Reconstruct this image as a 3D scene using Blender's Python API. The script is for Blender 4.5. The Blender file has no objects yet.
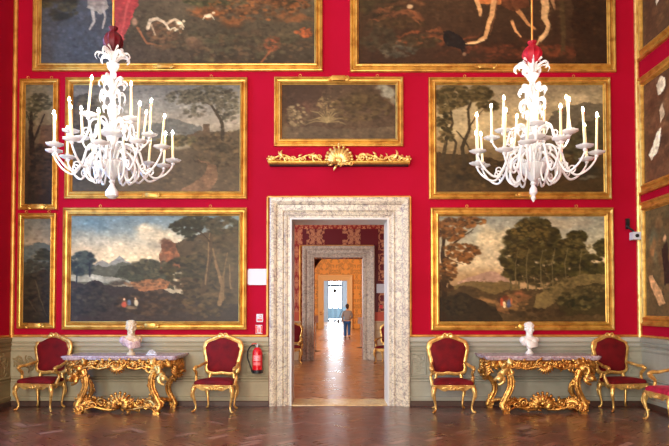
import bpy, math, random
import numpy as np
from mathutils import Vector, Matrix
PI = math.pi
S = bpy.context.scene
COL = S.collection
rnd = random.Random(7)

# ---------------------------------------------------------------- camera
F = 634.0; TH = math.radians(1.5); U0 = 335.0; V0 = 290.4; EYE = 1.7
cam = bpy.data.cameras.new('camera'); co = bpy.data.objects.new('camera', cam); COL.objects.link(co)
co.location = (0, 0, EYE); co.rotation_euler = (PI/2 + TH, 0, 0)
cam.sensor_width = 36; cam.lens = 36*F/669; cam.shift_y = (V0-223)/669; cam.shift_x = -(U0-334.5)/669
cam.clip_start = .05; cam.clip_end = 200
S.camera = co
def ray(u, v):
    x = (u-U0)/F; y = (V0-v)/F
    return Vector((x, math.cos(TH)-y*math.sin(TH), math.sin(TH)+y*math.cos(TH)))
def P(u, v, Y):
    d = ray(u, v); return Vector((0, 0, EYE)) + d*(Y/d.y)
def PX(u, v, X):
    d = ray(u, v); return Vector((0, 0, EYE)) + d*(X/d.x)
def PG(u, v):
    d = ray(u, v); return Vector((0, 0, EYE)) + d*(-EYE/d.z)

# ---------------------------------------------------------------- materials
def srgb(c):
    c = [x/255 for x in c]
    return tuple((x/12.92 if x <= .04045 else ((x+.055)/1.055)**2.4) for x in c)
class NT:
    def __init__(s, name):
        s.m = bpy.data.materials.new(name); s.m.use_nodes = True
        s.t = s.m.node_tree; s.n = s.t.nodes; s.b = s.n['Principled BSDF']
    def node(s, kind, **kw):
        o = s.n.new(kind)
        for k, v in kw.items():
            if k.startswith('_'): setattr(o, k[1:], v)
            else: s.set(o, k, v)
        return o
    def set(s, o, k, v):
        k = int(k[1:]) if k[0] == 'i' and k[1:].isdigit() else k.replace('__', ' ')
        if hasattr(v, 'is_output') and v.is_output: s.t.links.new(v, o.inputs[k])
        else: o.inputs[k].default_value = v
    def P(s, **kw):
        for k, v in kw.items(): s.set(s.b, k, v)
    def math(s, op, a, b=0.0, clamp=False):
        o = s.node('ShaderNodeMath', _operation=op, _use_clamp=clamp, i0=a, i1=b); return o.outputs[0]
    def ramp(s, fac, stops):
        o = s.node('ShaderNodeValToRGB', Fac=fac); e = o.color_ramp.elements
        while len(e) < len(stops): e.new(.5)
        for i, (p, c) in enumerate(stops):
            e[i].position = p; e[i].color = (*srgb(c), 1) if len(c) == 3 else c
        return o.outputs['Color']
    def coord(s, kind='Object'):
        return s.node('ShaderNodeTexCoord').outputs[kind]
    def noise(s, vec, scale, detail=3, dist=0., rough=.5):
        return s.node('ShaderNodeTexNoise', Vector=vec, Scale=scale, Detail=detail, Distortion=dist, Roughness=rough).outputs['Fac']
    def mix(s, f, a, b, mode='MIX'):
        o = s.node('ShaderNodeMix', _data_type='RGBA', _blend_type=mode)
        for idx, v in ((0, f), (6, a), (7, b)):
            if hasattr(v, 'is_output'): s.t.links.new(v, o.inputs[idx])
            else: o.inputs[idx].default_value = v if idx == 0 else (*v[:3], 1)
        return o.outputs[2]
    def bump(s, h, strength=.3, dist=.01):
        o = s.node('ShaderNodeBump', Height=h, Strength=strength, Distance=dist)
        s.t.links.new(o.outputs[0], s.b.inputs['Normal'])
def plain(name, c, rough=.5, metal=0, **kw):
    t = NT(name); t.P(Base__Color=(*srgb(c), 1), Roughness=rough, Metallic=metal, **kw); return t.m
M = {}
def gold(name, hi, lo, rough=.3, sc=14, amt=.5, bmp=.25, metal=.85):
    t = NT(name); v = t.coord()
    n = t.noise(v, sc, 5, .4); n2 = t.noise(v, sc*4, 4)
    c = t.ramp(n, [(.3, lo), (.3+amt*.45, hi), (.9, tuple(min(255, x+20) for x in hi))])
    t.P(Base__Color=c, Metallic=metal, Roughness=t.math('MULTIPLY_ADD', n2, .25)); 
    mm = t.n[-1] if False else None
    r = t.node('ShaderNodeMapRange', Value=n2); r.inputs['To Min'].default_value = rough-.08; r.inputs['To Max'].default_value = rough+.15
    t.set(t.b, 'Roughness', r.outputs[0]); t.bump(n2, bmp, .006); return t.m
M['gold'] = gold('carved_gilding', (236, 180, 92), (140, 78, 30), .27, 18, .75, .7, .8)
M['gold_frame'] = gold('frame_gilding', (216, 170, 80), (174, 122, 50), .3, 7, .6, .12, .6)
M['gold_chair'] = gold('chair_gilding', (240, 196, 112), (190, 128, 60), .28, 12, .6, .2, .6)
M['gold_pale'] = gold('pale_gilding', (246, 212, 130), (206, 152, 72), .3, 10, .6, .2, .65)
M['gold_trim'] = gold('trim_gilding', (228, 170, 84), (190, 120, 50), .42, 5, .6, .1, .6)
def fabric(name, c, c2, sc=3, sheen=.3, rough=.85, bsc=220, bs=.1, spec=.3):
    t = NT(name); v = t.coord()
    n = t.noise(v, sc, 4)
    t.P(Base__Color=t.ramp(n, [(.3, c), (.75, c2)]), Roughness=rough, Specular__IOR__Level=spec, Sheen__Weight=sheen, Sheen__Roughness=.4)
    t.set(t.b, 'Sheen Tint', (*srgb(tuple(min(255, x+60) for x in c2)), 1))
    t.bump(t.noise(v, bsc, 2), bs, .002); return t.m
M['crimson'] = fabric('crimson_wall_fabric', (162, 4, 36), (174, 6, 44), 1.2, .0, .8, spec=.12)
M['velvet'] = fabric('crimson_velvet', (82, 0, 8), (124, 2, 14), 6, .06, .8, 150, .2)
M['magenta'] = fabric('velvet_magenta_highlights', (130, 6, 34), (190, 34, 66), 14, .4, .55, 60, .4)  # seat velvet with bluish magenta highlights put into its colour
def marble(name, base, veins, dark, sc=9, rough=.25, w=.05):
    t = NT(name); v = t.coord()
    a = t.noise(v, sc, 3.2, 1.8, .58)
    vein = t.math('SUBTRACT', 1.0, t.math('DIVIDE', t.math('ABSOLUTE', t.math('SUBTRACT', a, .5)), w), True)
    b = t.noise(v, sc*.45, 5, 2.2, .6)
    vein2 = t.math('SUBTRACT', 1.0, t.math('DIVIDE', t.math('ABSOLUTE', t.math('SUBTRACT', b, .47)), w*.35), True)
    pat = t.noise(v, sc*.8, 3)
    c0 = t.ramp(pat, [(.35, base), (.6, tuple(min(255, int(x*1.07)) for x in base)), (.75, veins)])
    c1 = t.mix(t.math('MULTIPLY', vein, .75), c0, srgb(veins)); c2 = t.mix(t.math('MULTIPLY', vein2, .85), c1, srgb(dark))
    t.P(Base__Color=c2, Roughness=rough); return t.m
M['marble'] = marble('veined_cream_marble', (200, 188, 162), (132, 112, 114), (72, 58, 68), 6.5, .32, .05)
M['marble_grey'] = marble('grey_marble', (198, 184, 162), (138, 120, 114), (84, 70, 70), 6.5, .32, .05)
M['marble_top'] = marble('purple_veined_marble', (190, 176, 178), (150, 108, 122), (104, 60, 78), 13, .25, .09)
M['white_marble'] = plain('white_statuary_marble', (236, 230, 222), .35)
M['cream_marble'] = marble('cream_statuary_marble', (214, 194, 160), (196, 172, 138), (176, 148, 120), 14, .4)
M['purple_marble'] = marble('purple_statuary_marble', (204, 182, 178), (168, 134, 150), (130, 92, 118), 16, .25)
M['white'] = plain('white_board', (206, 208, 214), .5)
M['black'] = plain('black_rubber', (18, 18, 20), .5)
M['red'] = plain('red_enamel', (206, 16, 28), .25)
M['darkwood'] = plain('dark_wood', (44, 24, 14), .5)
M['steel'] = plain('steel', (160, 160, 160), .35, 1)
M['plaster'] = plain('ceiling_plaster', (226, 214, 190), .8)
def wains(name, a, b):
    t = NT(name); v = t.coord(); n = t.noise(v, 2.2, 6, .5, .65)
    mp = t.node('ShaderNodeMapping', Vector=v); mp.inputs['Scale'].default_value = (1, 1, 22)
    n2 = t.noise(mp.outputs[0], 1.5, 3)
    c = t.ramp(n, [(.3, a), (.7, b)]); c = t.mix(t.math('MULTIPLY', n2, .25), c, srgb(tuple(int(x*.7) for x in a)))
    t.P(Base__Color=c, Roughness=.6); return t.m
M['wainscot'] = wains('painted_wainscot', (154, 142, 112), (176, 164, 132))
M['wainscot_r'] = wains('painted_wainscot_daylit', (150, 146, 128), (172, 168, 150))  # cooler copy of the wainscot, daylight tint put into the colour
M['wainscot_l'] = wains('painted_wainscot_dim', (132, 112, 74), (154, 132, 90))  # darker copy for the left corner, weak light put into the colour
M['baseboard'] = plain('dark_plinth', (74, 50, 38), .5)
def damask(name, ground, orn, per=.5, th=.53, seed=0., rough=.6, split=None):
    t = NT(name); sx = t.node('ShaderNodeSeparateXYZ', Vector=t.coord())
    u = t.math('PINGPONG', sx.outputs[0], per/2); w = t.math('PINGPONG', sx.outputs[2], per*.8)
    cx = t.node('ShaderNodeCombineXYZ', X=u, Y=seed, Z=w)
    n = t.noise(cx.outputs[0], 5.0/per, 1.5, .6)
    band = t.math('SUBTRACT', 1.0, t.math('MULTIPLY', t.math('ABSOLUTE', t.math('SUBTRACT', n, th)), 22), True)
    big = t.math('MULTIPLY', t.math('GREATER_THAN', n, th+.07), .6)
    f = t.math('MAXIMUM', band, big)
    if split:  # a patterned frieze above, patterned and plain widths of cloth below
        top = t.math('GREATER_THAN', sx.outputs[2], split[0])
        st = t.math('GREATER_THAN', t.math('PINGPONG', t.math('ADD', sx.outputs[0], split[2]), split[1]), split[1]*.5)
        f = t.math('MULTIPLY', f, t.math('MAXIMUM', top, st))
        g = t.mix(top, srgb(ground), srgb(split[3]))
        lf = t.math('LESS_THAN', sx.outputs[0], split[4]); g = t.mix(lf, g, srgb(split[3])); 
        f = t.math('MAXIMUM', f, t.math('MULTIPLY', lf, t.math('MAXIMUM', band, big)))
    else: g = srgb(ground)
    t.P(Base__Color=t.mix(f, g, srgb(orn)), Roughness=rough); return t.m
M['damask_red'] = damask('red_gold_damask', (104, 8, 22), (236, 166, 116), .62, .5, 3., .5, (4.22, .58, .05, (150, 24, 20), -1.05))
M['damask_yellow'] = damask('yellow_damask', (222, 150, 62), (150, 106, 54), 1.7, .52, 5.)
def leatherfloor(name, cols, rough, groove=None):
    t = NT(name); at = t.node('ShaderNodeAttribute', _attribute_name='Tone'); v = t.coord()
    n = t.noise(v, 3, 6, .3, .6); n2 = t.noise(v, 40, 4)
    c = t.ramp(at.outputs['Fac'], cols)
    c = t.mix(t.math('MULTIPLY', n, .5), c, srgb(tuple(int(x*.62) for x in cols[0][1])))
    t.P(Base__Color=c)
    r = t.node('ShaderNodeMapRange', Value=t.math('ADD', t.math('MULTIPLY', n, .7), t.math('MULTIPLY', at.outputs['Fac'], .3)))
    r.inputs['From Min'].default_value = .25; r.inputs['From Max'].default_value = .75
    r.inputs['To Min'].default_value = rough-.08; r.inputs['To Max'].default_value = rough+.12
    t.set(t.b, 'Roughness', r.outputs[0]); t.P(Coat__Weight=.6, Coat__Roughness=.25)
    t.bump(t.math('ADD', t.math('MULTIPLY', n2, .3), t.noise(v, 6, 2)), .25, .006); return t.m
M['floor'] = leatherfloor('terracotta_floor', [(0, (86, 44, 38)), (.5, (112, 60, 48)), (.8, (128, 76, 62)), (1, (164, 122, 106))], .32)
M['floor2'] = leatherfloor('polished_floor', [(0, (156, 90, 44)), (.6, (190, 116, 60)), (1, (220, 154, 90))], .3)
def glass_white():
    t = NT('milk_glass'); t.P(Base__Color=(.97, .975, .965, 1), Roughness=.1, Transmission__Weight=.4, IOR=1.45, Subsurface__Weight=.2, Coat__Weight=.5)
    t.b.inputs['Subsurface Radius'].default_value = (.05, .05, .05); return t.m
M['milk'] = glass_white()
M['wax'] = plain('ivory_candle_sleeve', (246, 224, 176), .5, 0, Subsurface__Weight=.3)
def emit(name, c, s):
    t = NT(name); t.P(Base__Color=(*c, 1)); t.set(t.b, 'Emission Color', (*c, 1)); t.set(t.b, 'Emission Strength', s); return t.m
M['bulb'] = emit('lit_bulb', (1., .9, .74), 300)
M['daylight'] = emit('bright_daylight', (.86, .95, 1.), 16)
def canvasmat():
    t = NT('oil_painting'); at = t.node('ShaderNodeAttribute', _attribute_name='Col'); v = t.coord()
    n = t.noise(v, 60, 4)
    t.P(Base__Color=at.outputs['Color'], Roughness=.42, Specular__IOR__Level=.14, Coat__Weight=.07, Coat__Roughness=.22); t.bump(n, .15, .003); return t.m
M['canvas'] = canvasmat()

# ---------------------------------------------------------------- mesh builder
def catmull(pts, n=6, closed=False):
    pts = [Vector(p) for p in pts]; out = []; L = len(pts)
    rng = range(L if closed else L-1)
    for i in rng:
        if closed: a, b, c, d = pts[i-1], pts[i], pts[(i+1) % L], pts[(i+2) % L]
        else: a, b, c, d = pts[max(i-1, 0)], pts[i], pts[i+1], pts[min(i+2, L-1)]
        for k in range(n):
            t = k/n
            out.append(.5*((2*b)+(c-a)*t+(2*a-5*b+4*c-d)*t*t+(3*b-a-3*c+d)*t**3))
    if not closed: out.append(pts[-1])
    return out
class MB:
    def __init__(s): s.v = []; s.f = []; s.mi = []; s.cur = 0
    def add(s, vs, fs, mat=None):
        o = len(s.v)
        if mat is not None: vs = [mat @ Vector(v) for v in vs]
        s.v.extend([tuple(v) for v in vs]); s.f.extend([tuple(i+o for i in f) for f in fs]); s.mi.extend([s.cur]*len(fs))
    def box(s, a, b, bev=0):
        x0, y0, z0 = a; x1, y1, z1 = b
        s.add([(x0,y0,z0),(x1,y0,z0),(x1,y1,z0),(x0,y1,z0),(x0,y0,z1),(x1,y0,z1),(x1,y1,z1),(x0,y1,z1)],
              [(0,3,2,1),(4,5,6,7),(0,1,5,4),(1,2,6,5),(2,3,7,6),(3,0,4,7)])
    def tube(s, path, rad, seg=8, closed=False, flat=1., up=None, cap=True):
        path = [Vector(p) for p in path]; n = len(path)
        if not hasattr(rad, '__len__'): rad = [rad]*n
        elif len(rad) != n:
            m = len(rad)-1; r2 = []
            for i in range(n):
                t = i/(n-1)*m; k = min(int(t), m-1); r2.append(rad[k]+(rad[k+1]-rad[k])*(t-k))
            rad = r2
        tang = []
        for i in range(n):
            if closed: d = path[(i+1) % n]-path[i-1]
            else: d = path[min(i+1, n-1)]-path[max(i-1, 0)]
            tang.append(d.normalized() if d.length > 1e-9 else Vector((0, 0, 1)))
        N = Vector(up) if up is not None else (Vector((0, 0, 1)) if abs(tang[0].z) < .9 else Vector((1, 0, 0)))
        vs = []; fs = []
        for i in range(n):
            if up is not None: N = Vector(up)
            nn = N-tang[i]*N.dot(tang[i])
            if nn.length < 1e-6: nn = tang[i].orthogonal()
            N = nn.normalized(); B = tang[i].cross(N)
            for k in range(seg):
                a = 2*PI*k/seg
                vs.append(path[i]+(N*math.cos(a)*flat+B*math.sin(a))*rad[i])
        m = n if closed else n-1
        for i in range(m):
            j = (i+1) % n
            for k in range(seg):
                l = (k+1) % seg; fs.append((i*seg+k, i*seg+l, j*seg+l, j*seg+k))
        if not closed and cap:
            fs.append(tuple(range(seg))[::-1]); fs.append(tuple((n-1)*seg+k for k in range(seg)))
        s.add(vs, fs)
    def lathe(s, prof, c=(0,0,0), seg=16, axis='z', sx=1, sy=1, lobes=0, la=0.):
        vs = []; fs = []; n = len(prof)
        for r, z in prof:
            for k in range(seg):
                a = 2*PI*k/seg; q = r*(1+la*math.cos(lobes*a)) if lobes else r
                p = (q*math.cos(a)*sx, q*math.sin(a)*sy, z)
                if axis == 'y': p = (p[0], -p[2], p[1])
                vs.append((p[0]+c[0], p[1]+c[1], p[2]+c[2]))
        for i in range(n-1):
            for k in range(seg):
                l = (k+1) % seg; fs.append((i*seg+k, i*seg+l, (i+1)*seg+l, (i+1)*seg+k))
        fs.append(tuple(range(seg))[::-1]); fs.append(tuple((n-1)*seg+k for k in range(seg)))
        s.add(vs, fs)
    def ell(s, c, r, seg=10, rings=7, rot=None):
        if not hasattr(r, '__len__'): r = (r, r, r)
        vs = [Vector((0, 0, -r[2]))]; fs = []
        for i in range(1, rings):
            t = -PI/2+PI*i/rings
            for k in range(seg):
                a = 2*PI*k/seg; vs.append(Vector((r[0]*math.cos(t)*math.cos(a), r[1]*math.cos(t)*math.sin(a), r[2]*math.sin(t))))
        vs.append(Vector((0, 0, r[2]))); top = len(vs)-1
        for k in range(seg):
            l = (k+1) % seg; fs.append((0, 1+l, 1+k)); fs.append((top, 1+(rings-2)*seg+k, 1+(rings-2)*seg+l))
            for i in range(rings-2): fs.append((1+i*seg+k, 1+i*seg+l, 1+(i+1)*seg+l, 1+(i+1)*seg+k))
        if rot is not None: vs = [rot @ v for v in vs]
        s.add([v+Vector(c) for v in vs], fs)
    def loft(s, rings, cap=True):
        n = len(rings[0]); vs = [v for r in rings for v in r]; fs = []
        for i in range(len(rings)-1):
            for k in range(n):
                l = (k+1) % n; fs.append((i*n+k, i*n+l, (i+1)*n+l, (i+1)*n+k))
        if cap: fs.append(tuple(range(n))[::-1]); fs.append(tuple((len(rings)-1)*n+k for k in range(n)))
        s.add(vs, fs)
    def prism(s, poly, y0, y1):   # poly in (x, z), extruded along y
        s.loft([[(x, y0, z) for x, z in poly], [(x, y1, z) for x, z in poly]])
    def scroll(s, c, r, turns=1.4, a0=0., dir=1, rad=.02, u=(1,0,0), w=(0,0,1), end=.12, lift=0., n=None, seg=6, out=(0,-1,0)):
        c = Vector(c); u = Vector(u); w = Vector(w); out = Vector(out); n = n or int(12*turns)+4; pts = []; rr = []
        for i in range(n+1):
            t = i/n; a = a0+dir*2*PI*turns*t; q = r*(1-t*(1-end))
            pts.append(c+u*q*math.cos(a)+w*q*math.sin(a)+out*lift*t); rr.append(rad*(1-.45*t))
        s.tube(pts, rr, seg); s.ell(pts[-1], rad*.9, 6, 5)
        return pts[0]
    def leaf(s, p0, p1, bend, width, up=(0,-1,0), n=8, seg=6, flat=.35):
        p0 = Vector(p0); p1 = Vector(p1); b = Vector(bend)
        pts = [p0.lerp(p1, i/n)+b*math.sin(PI*i/n) for i in range(n+1)]
        rr = [max(.12, math.sin(PI*(.12+.88*i/n))**.8)*width for i in range(n+1)]
        s.tube(pts, rr, seg, flat=flat, up=up)
    def build(s, name, mat, parent=None, smooth=True, mods=None, sharp=35):
        me = bpy.data.meshes.new(name); me.from_pydata(s.v, [], s.f); 
        for m in (mat if isinstance(mat, list) else [mat]): me.materials.append(m)
        if isinstance(mat, list): me.polygons.foreach_set('material_index', s.mi)
        if smooth:
            me.polygons.foreach_set('use_smooth', [True]*len(me.polygons))
            try: me.set_sharp_from_angle(angle=math.radians(sharp))
            except Exception: pass
        me.validate(); me.update()
        o = bpy.data.objects.new(name, me); COL.objects.link(o)
        if parent: o.parent = parent
        for k, kw in (mods or []):
            md = o.modifiers.new(k, k)
            for a, b in kw.items(): setattr(md, a, b)
        return o
def thing(name, loc=(0,0,0), label=None, cat=None, group=None, rz=0.):
    o = bpy.data.objects.new(name, None); COL.objects.link(o); o.location = loc; o.rotation_euler = (0, 0, rz)
    o.empty_display_size = .1; tag(o, label, cat, group); return o
def tag(o, label, cat, group=None):
    if label: o['label'] = label
    if cat: o['category'] = cat
    if group: o['group'] = group
    return o
def struct(o): o['kind'] = 'structure'; return o
def children(o): return [c for c in COL.objects if c.parent == o]
def copy_tree(o, parent=None):
    c = o.copy(); COL.objects.link(c); c.parent = parent
    for ch in children(o): copy_tree(ch, c)
    return c
# light levels
LW = (440, 430, 480); LC = ((.16, .46, 1), (.97, 1, .9), (.97, 1, .9))
FW = ((-5.1, -2.9), (-1.7, .5)); LF = 640; LFC = (1, 1, .89)  # spans, power and colour of the added front fill lights
L2, L3, L4, EXPO = 400, 780, 1200, .08
GN = 1.12
# ---------------------------------------------------------------- the room
XL, XR, YB, YF, HC = -5.62, 5.31, 11.0, -3.0, 9.6
def zy(v, Y=11.0): return P(335, v, Y).z
DX0, DX1 = P(290, 310, 11).x, P(389, 310, 11).x
DZ = zy(218)
DC = (DX0+DX1)/2
ZR = zy(337)          # foot of the crimson cloth
def wallbox(name, mat, boxes):
    m = MB()
    for a, b in boxes: m.box(a, b)
    return struct(m.build(name, mat, smooth=False))
T = .7
wallbox('wall_back', M['crimson'], [((XL-.3, YB, 0), (DX0, YB+T, HC)), ((DX1, YB, 0), (XR+.3, YB+T, HC)), ((DX0, YB, DZ), (DX1, YB+T, HC))])
wallbox('wall_right', M['crimson'], [((XR, YF-.3, 0), (XR+.3, YB, HC))])
# left wall with three tall windows
WIN = [(7.3, 9.3), (3.0, 5.2), (-1.6, .6)]; WZ0, WZ1 = 1.0, 8.2
bx = []; y = YF-.3
for a, b in sorted(WIN):
    bx.append(((XL-.4, y, 0), (XL, a, HC))); bx.append(((XL-.4, a, 0), (XL, b, WZ0))); bx.append(((XL-.4, a, WZ1), (XL, b, HC))); y = b
bx.append(((XL-.4, y, 0), (XL, YB, HC)))
wallbox('wall_left', M['crimson'], bx)
wallbox('wall_front', M['crimson'], [((XL-.3, YF-.3, 0), (XR+.3, YF, HC))])
wallbox('ceiling', M['plaster'], [((XL-.4, YF-.3, HC), (XR+.3, YB+T, HC+.2))])
for i, (a, b) in enumerate(WIN):
    m = MB(); X = XL-.28
    for yy in (a+.05, (a+b)/2, b-.05): m.box((X, yy-.04, WZ0), (X+.06, yy+.04, WZ1))
    for k in range(6):
        z = WZ0+.03+(WZ1-WZ0-.06)*k/5; m.box((X+.005, a, z-.03), (X+.055, b, z+.03))
    struct(m.build('window_%d' % (i+1), M['plaster'], smooth=False))

def herring(name, x0, x1, y0, y1, W, n, mat, seed, z=0.):
    r = random.Random(seed); vs = []; fs = []; tone = []
    cx, cy = (x0+x1)/2, (y0+y1)/2; R = math.hypot(x1-x0, y1-y0)/2+W*n*2; N = int(R/W)+1
    c = math.cos(PI/4); g = .0035
    def quad(a, b, da, db):
        p = [(a+g/W, b+g/W), (a+da-g/W, b+g/W), (a+da-g/W, b+db-g/W), (a+g/W, b+db-g/W)]
        q = [((u-v)*c*W+cx, (u+v)*c*W+cy) for u, v in p]
        if max(t[0] for t in q) < x0 or min(t[0] for t in q) > x1 or max(t[1] for t in q) < y0 or min(t[1] for t in q) > y1: return
        q = [(min(max(t[0], x0), x1), min(max(t[1], y0), y1)) for t in q]
        t1, t2 = r.uniform(-1, 1)*.0006, r.uniform(-1, 1)*.0006
        o = len(vs); zz = [z-t1-t2, z+t1-t2, z+t1+t2, z-t1+t2]
        vs.extend([(t[0], t[1], w) for t, w in zip(q, zz)]); fs.append((o, o+1, o+2, o+3)); tone.append(min(1, max(0, r.gauss(.45, .25))))
    for a in range(-N, N):
        for b in range(-N, N):
            t = (a-b) % (2*n)
            if t == 0: quad(a, b, n, 1)
            elif t == 2*n-1: quad(a, b, 1, n)
    o = len(vs); vs.extend([(x0, y0, z-.0025), (x1, y0, z-.0025), (x1, y1, z-.0025), (x0, y1, z-.0025)]); fs.append((o, o+1, o+2, o+3)); tone.append(0.)
    me = bpy.data.meshes.new(name); me.from_pydata(vs, [], fs); me.materials.append(mat)
    at = me.attributes.new('Tone', 'FLOAT', 'FACE'); at.data.foreach_set('value', tone)
    ob = bpy.data.objects.new(name, me); COL.objects.link(ob); return struct(ob)
herring('floor', XL-.4, XR+.3, YF-.3, YB+.0, .11, 3, M['floor'], 3)

# wainscot: moulded profile run along a wall
ZW = ZR
prof = [(0, .03), (.115, .03), (.12, .05), (.16, .05), (.165, .022), (zy(382)-.0, .022), (zy(381), .035), (zy(379.5), .035), (zy(379), .02), (zy(378), .045), (zy(377), .045), (zy(376), .012),
        (zy(352), .012), (zy(350), .03), (zy(349), .03), (zy(348), .012), (zy(346), .012), (zy(345.5), .05), (zy(343.6), .065), (zy(343.3), .03), (zy(341.8), .03), (zy(341.3), .06), (zy(338), .075), (zy(337.6), .055), (ZW, .04)]
def run_x(name, mat, x0, x1, Y, pr, sgn=-1):
    poly = [(0., pr[0][0])]+[(p, z) for z, p in pr]+[(0., pr[-1][0])]
    m = MB(); m.loft([[(x0, Y+sgn*p, z) for p, z in poly], [(x1, Y+sgn*p, z) for p, z in poly]]); return struct(m.build(name, mat, smooth=False))
def run_y(name, mat, y0, y1, X, pr, sgn):
    poly = [(0., pr[0][0])]+[(p, z) for z, p in pr]+[(0., pr[-1][0])]
    m = MB(); m.loft([[(X+sgn*p, y0, z) for p, z in poly], [(X+sgn*p, y1, z) for p, z in poly]]); return struct(m.build(name, mat, smooth=False))
FX0, FX1 = P(269, 310, 11).x, P(409, 310, 11).x; FZ = zy(198.5)
run_x('trim_1', M['wainscot'], XL, FX0, YB, prof)
run_x('trim_2', M['wainscot_r'], FX1, XR, YB, prof)
cap = [(z, p+.006) for z, p in prof if z > zy(341.5)]; cap2 = [(zy(346.2), .03)]+[(z, p+.006) for z, p in prof if zy(345.8) < z < zy(343.4)]+[(zy(343.2), .03)]
creamp = plain('cream_painted_moulding', (188, 178, 148), .5); greyp = plain('pale_grey_painted_moulding', (184, 182, 168), .5)
for nm_, pr_, in (('trim_22', cap), ('trim_23', cap2)): run_x(nm_, creamp, XL, FX0, YB, pr_)
for nm_, pr_, in (('trim_24', cap), ('trim_25', cap2)): run_x(nm_, greyp, FX1, XR, YB, pr_)
run_y('trim_3', M['wainscot_l'], WIN[0][1]+.1, YB, XL, prof, 1)
run_y('trim_4', M['wainscot_r'], YF, YB, XR, prof, -1)
b1 = [(0, .052), (.075, .052), (.085, .04)]
run_x('baseboard_back', M['baseboard'], XL, FX0, YB, b1); run_x('baseboard_back_right', M['baseboard'], FX1, XR, YB, b1)
run_y('baseboard_left', M['baseboard'], WIN[0][1]+.1, YB, XL, b1, 1); run_y('baseboard_right', M['baseboard'], YF, YB, XR, b1, -1)
# gilt fillets edging the cloth
def fillet(name, pts, r=.026, mat=None):
    m = MB()
    for a, b in zip(pts, pts[1:]):
        a = Vector(a); b = Vector(b); m.tube([a, b], r, 8)
    return struct(m.build(name, mat or M['gold_trim'], sharp=60))
y1 = YB-.02
GX0 = P(267.5, 310, 11).x; GX1 = P(410.5, 310, 11).x; GZ = zy(197.2)
fillet('trim_5', [(XL+.03, y1, HC), (XL+.03, y1, ZR)], .038)
fillet('trim_6', [(XL+.03, y1, ZR+.02), (GX0, y1, ZR+.02), (GX0, y1, GZ), (GX1, y1, GZ), (GX1, y1, ZR+.02), (XR-.03, y1, ZR+.02)], .022)
fillet('trim_7', [(XR-.035, y1, HC), (XR-.035, y1, ZR)], .04, M['gold_pale'])
fillet('trim_8', [(XR-.02, YF, ZR+.02), (XR-.02, YB, ZR+.02)], .02)
fillet('trim_9', [(XL+.02, WIN[0][1]+.1, ZR+.02), (XL+.02, YB, ZR+.02)], .02)
# carved relief panels in the wainscot
def relief(name, O, u, w, out, W, H, mat, seed, border=True):
    r = random.Random(seed); m = MB(); O = Vector(O); u = Vector(u); w = Vector(w); out = Vector(out)
    if border:
        c = [O, O+u*W, O+u*W+w*H, O+w*H]
        for i in range(4): m.tube([c[i]+out*.006, c[(i+1) % 4]+out*.006], .014, 6)
    n = max(2, int(W*H/.012))
    for i in range(n):
        a, b = r.uniform(.15, .85)*W, r.uniform(.12, .88)*H
        m.scroll(O+u*a+w*b+out*.008, r.uniform(.04, .085), r.uniform(.7, 1.3), r.uniform(0, 6), r.choice((-1, 1)), .014, u, w, .2, 0, None, 6, out)
        t = r.uniform(0, 6); q = O+u*a+w*b+out*.004
        d = u*math.cos(t)+w*math.sin(t); m.leaf(q, q+d*.1, out*.015, .022, out)
    return struct(m.build(name, mat))
zp0, zp1 = zy(376)+.03, zy(352)-.03
relief('trim_10', (P(411.5,310,11).x, YB-.012, zp0), (1,0,0), (0,0,1), (0,-1,0), .24, zp1-zp0, M['wainscot_r'], 1)
relief('trim_11', (P(246,310,11).x, YB-.012, zp0), (1,0,0), (0,0,1), (0,-1,0), .36, zp1-zp0, M['wainscot'], 2)
relief('trim_12', (XL+.06, YB-.012, zp0), (1,0,0), (0,0,1), (0,-1,0), .42, zp1-zp0, M['wainscot_l'], 3, False)
relief('trim_13', (XL+.012, YB-.9, zp0), (0,1,0), (0,0,1), (1,0,0), .85, zp1-zp0, M['wainscot_l'], 4, False)
relief('trim_14', (P(618,310,11).x, YB-.012, zp0), (1,0,0), (0,0,1), (0,-1,0), .3, zp1-zp0, M['wainscot_r'], 5, False)

# marble door surrounds: profile swept round three sides
def surround(name, mat, x0, x1, zt, wd, Y, dep=1., sgn=-1, fil=None):
    # x0,x1,zt = opening; wd = band width;
    pr = [(0, 0), (0, .05), (.10, .05), (.13, .065), (.24, .075), (.30, .06), (.36, .085), (.62, .095), (.68, .12), (.80, .14), (.93, .145), (1., .13), (1., 0)]
    rings = []
    for k, (dx, dz) in enumerate([(-1, 0), (-1, 1), (1, 1), (1, 0)]):
        X = x0 if dx < 0 else x1; Z = zt if dz else 0
        rings.append([(X+dx*t*wd, Y+sgn*h*dep, Z+(t*wd if dz else 0)) for t, h in pr])
    m = MB(); m.loft(rings); return struct(m.build(name, mat, smooth=False))
surround('door_1', M['marble'], DX0, DX1, DZ, FX1-DX1, YB, .8)
m = MB(); e = .03
m.box((DX0, YB-.04, 0), (DX0+e, YB+T, DZ)); m.box((DX1-e, YB-.04, 0), (DX1, YB+T, DZ)); m.box((DX0+e, YB-.04, DZ-e), (DX1-e, YB+T, DZ))
struct(m.build('trim_15', plain('white_door_lining', (206, 204, 196), .4), smooth=False))
m = MB(); m.box((DX0-.02, YB-.03, -.05), (DX1+.02, YB+T, .012)); struct(m.build('trim_16', marble('threshold_marble', (214, 186, 134), (190, 150, 96), (150, 120, 90), 5, .22), smooth=False))

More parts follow.
